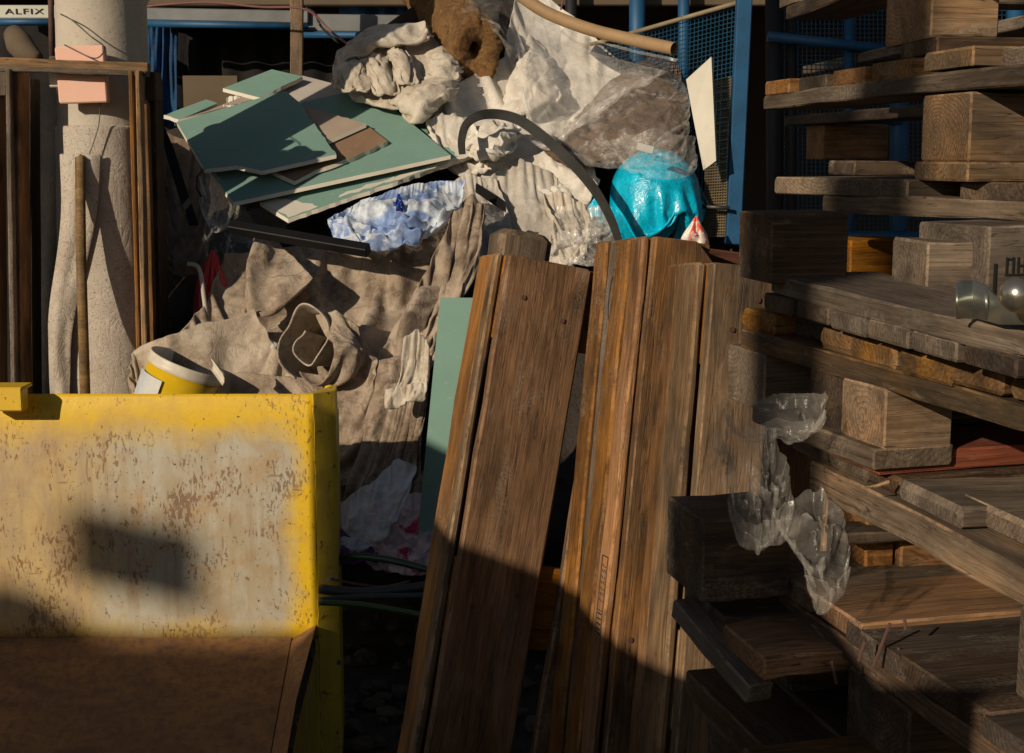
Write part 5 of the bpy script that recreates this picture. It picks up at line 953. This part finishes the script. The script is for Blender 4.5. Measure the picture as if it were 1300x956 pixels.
# stamps on the leaning pallets
m = MB(); K = 40
for k in range(K):
    a0, a1 = 2 * PI * k / K, 2 * PI * (k + 1) / K; q0 = LM1 @ V(1.10 + .052 * math.cos(a0), -.0152, .062 + .021 * math.sin(a0)); q1 = LM1 @ V(1.10 + .052 * math.cos(a1), -.0152, .062 + .021 * math.sin(a1)); m.tube([q0, q1], .0011, 4)
for x_, z_, ln, an in ((1.135, .062, .016, .5), (1.122, .060, .018, -.6), (1.108, .064, .02, .2), (1.096, .060, .018, 1.3), (1.082, .063, .018, -.2), (1.07, .06, .015, .9)):
    c_ = V(x_, -.0152, z_); d_ = V(math.sin(an) * ln / 2, 0, math.cos(an) * ln / 2); m.tube([LM1 @ (c_ - d_), LM1 @ (c_ + d_)], .0011, 4)
m.build('stamp', MAT['ink'], LP1)
m = MB()
def seg2(x0, z0, x1, z1, r=.0009): m.tube([LM2 @ V(x0, -.0152, z0), LM2 @ V(x1, -.0152, z1)], r, 4)
for (x0, z0, x1, z1) in ((.58, .030, .70, .030), (.58, .056, .70, .056), (.58, .030, .58, .056), (.70, .030, .70, .056), (.615, .030, .615, .056)): seg2(x0, z0, x1, z1)
for k in range(7): x_ = .63 + .009 * k; seg2(x_, .035, x_ + .004 * (k % 2), .041); seg2(x_, .045, x_ + .003, .051)
for k in range(4): x_ = .586 + .008 * k; seg2(x_, .034, x_, .052, .0014)
m.build('stamp', MAT['ink'], LP2)
# ---- right-hand stack: every pallet has a vertical left side plane X = c0 - c1*Y, measured off the photograph
class Tier:
    def __init__(t, label, c0, c1, loc):
        t.c0, t.c1 = c0, c1; t.a = V(-c1, 1, 0).normalized(); t.x = V(t.a.y, -t.a.x, 0); t.rt = empty('wooden_pallet', loc)
        tag(t.rt, label, 'pallet', 'pallets stacked at the right'); t.n = 0
    def Y(t, u, off=0): return (t.c0 + off) / ((u - 650) / F + t.c1)
    def pt(t, u, z, off=0): Y = t.Y(u, off); return V((u - 650) / F * Y, Y, z)
    def rec(t, nm, uf, un, ztop, h, wr, mat, off=0, **k):
        """board running away from the viewer along the side plane, seen between columns uf (far) and un (near)"""
        f, n_ = t.pt(uf, ztop, off), t.pt(un, ztop, off); c = (f + n_) / 2 + t.x * wr / 2 - V(0, 0, h / 2)
        return board(nm, frame(c, n_ - f, t.x), ((n_ - f).length, wr, h), MAT[mat], t.rt, **k)
    def run(t, nm, u, ztop, h, dep, L, mat, off=0, yaw=0, **k):
        """piece running to the right; its near left top corner is at column u"""
        c = t.pt(u, ztop, off) + t.x * L / 2 + t.a * dep / 2 - V(0, 0, h / 2); ax = Matrix.Rotation(yaw, 3, 'Z') @ t.x
        return board(nm, frame(c, ax, t.a), (L, dep, h), MAT[mat], t.rt, **k)
K3 = dict(seg=4, jit=.0008)
t = Tier('topmost pallet of the right stack, mostly above the picture', .615, .074, P(1200, 82, 1.9))
t.rec('stringer', 988, 1420, 1.590, .022, .10, 'wood_dark'); t.rec('stringer', 1010, 1420, 1.590, .022, .10, 'wood_grey', off=.45)
for u in (1000, 1052, 1120, 1215, 1345): t.run('deck_board', u, 1.612, .022, .10, .95, 'wood_grey', jit=.001)
t.run('block', 1168, 1.567, .078, .16, .082, 'pine_tan', **K3); t.run('block', 1168, 1.567, .078, .15, .09, 'pine_brown', off=.40, **K3); t.run('block', 1020, 1.567, .078, .12, .09, 'pine_brown', off=.5, **K3)
t.run('bottom_board', 1174, 1.4885, .021, .12, .9, 'wood_dark', yaw=R(.6), jit=.0016)
t = Tier('second pallet from the top of the right stack, its far corner block missing', .7665, .1734, P(1226, 234, 1.8))
t.rec('stringer', 963, 1330, 1.4415, .021, .11, 'wood_grey', jit=.0016); t.rec('stringer', 990, 1330, 1.4415, .021, .11, 'wood_dark', off=.42)
for u, e, z, m_ in ((994, .0, 1.4635, 'pine_brown'), (1040, .005, 1.462, 'wood_dark'), (1087, .0, 1.464, 'pine_brown'), (1147, .0, 1.4665, 'pine_tan'), (1222, -.004, 1.467, 'pine_tan'), (1330, .03, 1.464, 'wood_grey')):
    t.run('deck_board', u, z, .0215, .115 if u > 1100 else .10, .9, m_, off=e, jit=.0016)
t.run('block', 1222, 1.4195, .0745, .115, .17, 'pine_tan', **K3); t.run('block', 1222, 1.4195, .0745, .10, .15, 'pine_brown', off=.42, **K3); t.run('block', 1040, 1.4195, .0745, .10, .15, 'pine_brown', off=.45, **K3)
t.run('bottom_board', 1222, 1.3445, .0205, .13, .95, 'pine_tan', jit=.001); t.run('bottom_board', 1080, 1.3445, .0205, .10, .8, 'wood_dark', off=.1)
t = Tier('third pallet from the top with a black stamp on its near corner block', 1.407, .564, P(1262, 300, 1.6))
t.rec('stringer', 1041, 1400, 1.3015, .0215, .12, 'wood_grey', jit=.0014)
t.run('deck_board', 1117, 1.3235, .0215, .20, .85, 'wood_grey', jit=.0012); t.run('deck_board', 1160, 1.3235, .0215, .10, .85, 'wood_grey', yaw=R(-2)); t.run('deck_board', 1345, 1.3235, .0215, .13, .85, 'wood_dark', yaw=R(-2))
t.c0, t.c1 = .617, .202; t.a = V(-.202, 1, 0).normalized(); t.x = V(t.a.y, -t.a.x, 0)
def at(u, v, Y, w, d, h, mat, nm='block', yaw=0, par=None):
    """block whose near left top corner is at (u, v, Y)"""
    q = par or t; ax = Matrix.Rotation(yaw, 3, 'Z') @ q.x; ay = V(-ax.y, ax.x, 0); p = P(u, v, Y); c = p + ax * w / 2 + ay * d / 2 - V(0, 0, h / 2)
    return board(nm, frame(c, ax, ay), (w, d, h), MAT[mat], q.rt, seg=4, jit=.0007), frame(p, ax, ay)
at(980, 271, 1.56, .091, .10, .078, 'wood_dark'); at(1178, 308, 1.46, .071, .10, .072, 'wood_grey', yaw=R(-6)); bl, MB3 = at(1257, 287, 1.44, .10, .12, .088, 'wood_grey', yaw=R(8))
at(1080, 305, 1.9, .09, .09, .078, 'pine_orange'); at(1240, 320, 2.0, .3, .09, .03, 'pine_brown', 'bottom_board')
t.rec('bottom_board', 978, 1420, 1.2185, .021, .13, 'wood_grey', jit=.0018)
for u, m_ in ((1010, 'wood_dark'), (1058, 'wood_dark'), (1106, 'wood_grey'), (1161, 'wood_grey'), (1226, 'wood_grey'), (1305, 'wood_dark')): t.run('cross_board', u, 1.1965, .0185, .085, .9, m_, yaw=R(-1), jit=.0012)
# stamp on the near corner block
m = MB()
rnd = random.Random(8)
def strokes(M0, boxes, dz=.0012):
    for (x, z, w_, h_) in boxes: m.box(M0 @ Matrix.Translation((x, -dz, z)), (w_, .0006, h_))
strokes(MB3, [(.008, -.055, .0035, .034), (.022, -.040, .0024, .016), (.026, -.034, .007, .002), (.030, -.040, .0024, .016), (.036, -.040, .0024, .016), (.040, -.041, .006, .0022), (.044, -.040, .0024, .016), (.045, -.050, .05, .0018), (.024, -.062, .004, .012), (.031, -.062, .0045, .014), (.039, -.061, .004, .013), (.047, -.062, .0045, .012), (.056, -.062, .004, .014), (.064, -.061, .0045, .012)])
m.build('stamp', MAT['ink'], t.rt)
t = Tier('fourth pallet down with orange-stained board ends and a pale squared block', .7606, .289, P(1140, 606, 1.6))
t.rec('stringer', 944, 1380, 1.1475, .0225, .12, 'wood_mustard', jit=.0022); t.rec('stringer', 990, 1340, 1.1475, .0225, .12, 'wood_dark', off=.42)
for u, e, z, m_ in ((984, .0, 1.171, 'wood_mustard'), (1052, .03, 1.170, 'wood_dark'), (1096, .004, 1.171, 'wood_mustard'), (1140, .0, 1.169, 'wood_mustard'), (1212, -.006, 1.170, 'wood_mustard'), (1280, -.004, 1.170, 'wood_mustard'), (1380, .0, 1.17, 'wood_mustard')):
    t.run('deck_board', u, z, .0225, .088, .9, m_, off=e, jit=.0018, ch=.004)
t.run('block', 1131, 1.1245, .064, .085, .077, 'pine_tan', **K3); t.run('block', 1093, 1.1245, .068, .10, .03, 'wood_dark', off=.004, **K3); t.run('block', 974, 1.1245, .068, .10, .10, 'wood_grey', off=-.0, **K3)
t.run('block', 1131, 1.1245, .062, .085, .10, 'pine_brown', off=.38, **K3); t.run('bottom_board', 1126, 1.060, .0215, .105, .9, 'wood_red', jit=.001); t.run('bottom_board', 1060, 1.060, .0215, .10, .9, 'wood_grey', off=.03)
t.rec('bottom_board', 960, 1118, 1.067, .022, .09, 'wood_grey', off=-.012); t.rec('bottom_board', 990, 1180, 1.060, .02, .09, 'wood_dark', off=.45)
m = MB()
for (u0, v0, u1, v1) in ((1155, 527, 1150, 538), (1234, 536, 1228, 552), (1262, 538, 1248, 562), (1170, 530, 1184, 541), (1240, 536, 1252, 541)): m.tube([P(u0, v0, 1.28), P((u0 + u1) / 2 + 2, (v0 + v1) / 2, 1.275), P(u1, v1, 1.27)], .0007, 4)
m = MB(); m.tube([P(1128, 612, 1.345), P(1112, 617, 1.34), P(1096, 619, 1.335)], [.0022, .0016, .0005], 6); m.build('splinter', MAT['pine_tan'], t.rt)
t = Tier('fifth pallet down with a long pale side board running to the lower right', .6755, .224, P(1200, 760, 1.6))
t.rec('stringer', 1036, 1400, 1.0165, .034, .10, 'pine_tan', jit=.0016); t.rec('stringer', 1010, 1380, 1.0165, .034, .10, 'wood_grey', off=.45)
for u, e, z, m_, d in ((1060, .01, 1.036, 'wood_grey', .10), (1113, .008, 1.0385, 'wood_grey', .09), (1166, .012, 1.0375, 'wood_dark', .08), (1242, .004, 1.0385, 'wood_grey', .12), (1345, .03, 1.0385, 'wood_grey', .13), (1500, .03, 1.0385, 'wood_grey', .12)):
    t.run('deck_board', u, z, .021, d, .9, m_, off=e, yaw=R(-1.0), jit=.0018, ch=.004)
at(1101, 650, 1.50, .034, .10, .078, 'pine_orange'); at(1146, 650, 1.50, .085, .05, .078, 'pine_orange'); at(1240, 652, 1.46, .1, .1, .078, 'pine_orange'); t.run('block', 1420, .982, .078, .1, .1, 'wood_grey', **K3)
at(1072, 678, 1.46, .10, .05, .012, 'wood_grey', 'bottom_board')
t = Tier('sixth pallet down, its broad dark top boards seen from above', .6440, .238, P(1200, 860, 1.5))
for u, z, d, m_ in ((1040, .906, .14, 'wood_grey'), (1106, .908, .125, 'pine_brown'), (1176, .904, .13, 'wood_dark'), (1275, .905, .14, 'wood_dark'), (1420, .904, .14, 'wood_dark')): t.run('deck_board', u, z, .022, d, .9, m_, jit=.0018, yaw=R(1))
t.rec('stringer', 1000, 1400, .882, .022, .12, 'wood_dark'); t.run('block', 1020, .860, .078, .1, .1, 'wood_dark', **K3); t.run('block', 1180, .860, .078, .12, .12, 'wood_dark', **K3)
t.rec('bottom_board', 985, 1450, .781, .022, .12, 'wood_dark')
at(893, 661, 1.42, .098, .11, .088, 'wood_dark'); 
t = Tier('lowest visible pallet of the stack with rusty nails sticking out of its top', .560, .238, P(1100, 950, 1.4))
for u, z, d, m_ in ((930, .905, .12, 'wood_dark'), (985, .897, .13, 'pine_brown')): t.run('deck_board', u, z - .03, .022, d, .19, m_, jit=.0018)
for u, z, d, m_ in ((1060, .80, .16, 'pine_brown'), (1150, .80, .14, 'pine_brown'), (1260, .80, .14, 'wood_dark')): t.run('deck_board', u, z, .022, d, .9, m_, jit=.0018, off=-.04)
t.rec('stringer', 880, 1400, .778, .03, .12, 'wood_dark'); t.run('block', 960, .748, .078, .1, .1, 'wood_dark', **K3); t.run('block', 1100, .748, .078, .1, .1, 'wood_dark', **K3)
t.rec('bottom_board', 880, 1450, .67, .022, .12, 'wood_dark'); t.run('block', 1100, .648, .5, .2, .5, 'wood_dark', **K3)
board2('brace', P(868, 770, 1.5), P(965, 880, 1.35), V(0, 0, 1), .022, .03, MAT['wood_grey'], t.rt)
m = MB()
for (u0, v0, u1, v1) in ((1130, 791, 1109, 846), (1098, 815, 1090, 840), (1141, 822, 1138, 862), (1148, 785, 1150, 800), (1062, 868, 1056, 840)): m.tube([P(u0, v0, 1.25), P(u1, v1, 1.245)], .0016, 6)
m.build('nail', MAT['rust_rod'], t.rt)
# zinc bracket with a domed bolt on the third pallet
rt = empty('steel_bracket', P(1260, 400, 1.3)); tag(rt, 'galvanised curved steel clamp with a domed bolt lying on the stack at the right edge', 'clamp')
nu, nv = 60, 24; X = np.zeros((nu, nv, 3))
for i in range(nu):
    for j in range(nv):
        a_ = i / (nu - 1); s_ = j / (nv - 1); u = 1213 + 125 * a_
        top = np.interp(u, [1213, 1222, 1240, 1252, 1265, 1280, 1340], [362, 357, 357, 362, 376, 374, 366]); bot = np.interp(u, [1213, 1218, 1236, 1252, 1270, 1340], [404, 404, 402, 407, 412, 412])
        v = top + (bot - top) * s_; YB = min(1.17, .617 / ((u - 650) / F + .202)) - .02; wave = -.010 * math.sin((u - 1213) / 60 * PI) if u < 1273 else 0
        X[i, j] = P(u, v, YB - .014 * math.sin(PI * s_) * (1 if u < 1255 else .35) - wave * .8)
sheet('plate', X, MAT['zinc'], .0035, rt, sub=1)
bm = bmesh.new(); bmesh.ops.create_uvsphere(bm, u_segments=40, v_segments=24, radius=.0135); c_ = P(1292, 374, 1.045); obj('dome_bolt', [c_ + v.co for v in bm.verts], [[v.index for v in f.verts] for f in bm.faces], MAT['zinc_ball'], rt, True); bm.free()
m = MB(); m.tube([P(1292, 374, 1.05), P(1292, 374, 1.12)], .008, 20); m.build('bolt_shank', MAT['zinc'], rt, True)
# cloudy stretch film hanging off the stack
rt = empty('stretch_film', P(960, 640, 1.5)); tag(rt, 'torn stretch film knotted round the stack corner and hanging in front of it', 'plastic film')
FM = MAT['film_dim']
patch('film_band', FM, top=[(918, 506, 1.45), (960, 505, 1.45), (1052, 492, 1.41)], bot=[(925, 530, 1.44), (960, 535, 1.43), (1048, 530, 1.39)], left=[(918, 506, 1.45), (925, 530, 1.44)], right=[(1052, 492, 1.41), (1048, 530, 1.39)], nu=60, nv=24, su=1.03, sv=1.6, amp=.008, fr=(2, 7), bend=.1, dmax=.02, th=0, seed=131, iters=120, pin='tblr', parent=rt)
patch('film_loop', FM, top=[(908, 512, 1.41), (918, 502, 1.41), (935, 508, 1.41)], bot=[(918, 560, 1.39), (924, 572, 1.39), (932, 565, 1.39)], left=[(908, 512, 1.41), (918, 560, 1.39)], right=[(935, 508, 1.41), (928, 530, 1.41), (932, 565, 1.39)], nu=24, nv=36, su=1.6, sv=1.1, amp=.008, bend=.1, dmax=.02, th=0, seed=133, iters=100, parent=rt)
patch('film_curtain', FM, top=[(920, 540, 1.41), (950, 528, 1.41), (985, 535, 1.41)], bot=[(935, 650, 1.33), (960, 658, 1.31), (1010, 640, 1.31)], left=[(920, 540, 1.41), (925, 600, 1.36), (935, 650, 1.33)], right=[(985, 535, 1.41), (1008, 590, 1.35), (1010, 640, 1.31)], nu=70, nv=70, su=1.45, sv=1.03, amp=.02, fr=(8, 1.5), bend=.15, anc=.002, glue=4, dmax=.045, th=0, seed=135, iters=140, pin='tblr', pk=.4, parent=rt)
patch('film_tail', FM, top=[(978, 640, 1.33), (1010, 620, 1.33), (1045, 610, 1.33)], bot=[(1035, 752, 1.25), (1055, 740, 1.25), (1078, 715, 1.25)], left=[(978, 640, 1.33), (1010, 690, 1.29), (1035, 752, 1.25)], right=[(1045, 610, 1.33), (1078, 655, 1.29), (1078, 715, 1.25)], nu=50, nv=60, su=1.10, sv=1.03, amp=.012, bulge=.03, fr=(4, 2), bend=.7, anc=.001, glue=3, rag=.003, dmax=.04, th=0, seed=137, iters=140, pin='tblr', pk=.4, parent=rt)
# ================================================================= unseen boards and poles added out of view to cast shade into the scene
SH = V(-SUNV.x, -SUNV.y, 0).normalized(); TG = V(SH.y, -SH.x, 0)      # horizontal light direction and its right-hand tangent
def on_plane(p, q):
    """follow the light back from p to the vertical plane through q facing the sun"""
    t = (p - q).dot(SH) / (-SUNV.dot(SH)); return p + SUNV * t
def sheet_wall(name, pts, q, mat, th, label, cat, zb=0, parent=None):
    pl = [on_plane(P(*p), q) for p in pts]; s = sorted(((p - q).dot(TG), p.z) for p in pl); n_ = len(s)
    base = [q + TG * a for a, z in s]; vs = [V(b.x, b.y, z) for b, (a, z) in zip(base, s)] + [V(b.x, b.y, zb) for b in base]
    vs += [v - SH * th for v in vs]; N2_ = 2 * n_; f = []
    for i in range(n_ - 1):
        f += [(i, i + 1, n_ + i + 1, n_ + i), (N2_ + i + 1, N2_ + i, N2_ + n_ + i, N2_ + n_ + i + 1), (i + 1, i, N2_ + i, N2_ + i + 1), (n_ + i, n_ + i + 1, N2_ + n_ + i + 1, N2_ + n_ + i)]
    f += [(0, n_, N2_ + n_, N2_), (n_ - 1, N2_ + n_ - 1, N2_ + 2 * n_ - 1, 2 * n_ - 1)]
    o = obj(name, vs, f, mat, parent)
    return tag(o, label, cat) if label else o
sheet_wall('ragged_blocker', [(554, 560, 3.3), (545, 615, 2.75), (545, 660, 2.45), (600, 690, 2.4), (650, 712, 2.38), (705, 742, 2.34), (760, 762, 2.3), (800, 800, 2.2), (850, 838, 2.15), (960, 872, 2.05), (1010, 700, 1.5), (1060, 800, 1.35), (1130, 872, 1.3), (1300, 880, 1.2)], V(-1.05, .35, 0), MAT['wood_grey'], .02, 'weathered sheet of boarding with a ragged top edge, added out of view to shade the pallets', 'shade caster')  # unseen, top edge shaped to lay the shadow line on the pallets
q = V(-6.0, -3.6, 0)
sheet_wall('blocker', [(-420, 730, 3.0), (-60, 735, 3.0), (20, 742, 3.0), (70, 765, 3.0), (110, 795, 3.0), (170, 815, 3.0), (405, 817, 3.0), (480, 850, 2.8), (640, 905, 2.5)], q, MAT['wood_grey'], .03, 'low grey hoarding added out of view to darken the skip floor', 'blocker')  # unseen, added to darken the skip floor and lower left wall
rt = empty('spot_blocker', on_plane(P(175, 707, 3.0), q) - V(0, 0, 2)); tag(rt, 'small blank board on a pole, added out of view to shade the skip wall', 'sign')  # made-up board, casts the blurred patch on the skip wall
c_ = on_plane(P(175, 707, 3.0), q - SH * .2); m = MB(); m.box(frame(c_, TG, V(0, 0, 1)), (.23, .17, .01)); m.build('board', MAT['galv'], rt); m = MB(); m.tube([V(c_.x, c_.y, 0) - SH * .03, V(c_.x, c_.y, 1.4) - SH * .03], .012, 8); m.build('pole', MAT['galv'], rt)
def shade_post(u, v, Y, dist, r, h, label, name='scaffold_pole', cat='scaffold pole'):
    p = P(u, v, Y) + SUNV * dist; m = MB(); m.tube([V(p.x, p.y, 0), V(p.x, p.y, h)], r, 14); tag(m.build(name, MAT['galv'], smooth=True), label, cat)
shade_post(1016, 300, 1.6, 5.0, .072, 4.2, 'stout steel pole added out of view to shade the stack, nearer one', 'pole_blocker', 'steel pole')  # unseen, added to lay a dark band on the right stack
shade_post(945, 700, 1.45, 5.2, .075, (P(945, 655, 1.45) + SUNV * 5.2).z, 'stout steel pole added out of view to shade the lower stack, farther one', 'pole_blocker', 'steel pole')  # unseen, cut low so that only the bottom of the stack darkens
# unseen raised panel added to keep the cage and the far side of the stack dark
qq = V(-3.2, -2.2, 0); zz = on_plane(P(800, 270, 2.4), qq).z
sheet_wall('raised_blocker', [(1010, -900, 3.5), (1330, -900, 3.5)], qq, MAT['wood_grey'], .03, 'high boarded hoarding added out of view to keep the mesh cage dark', 'blocker', zb=zz)
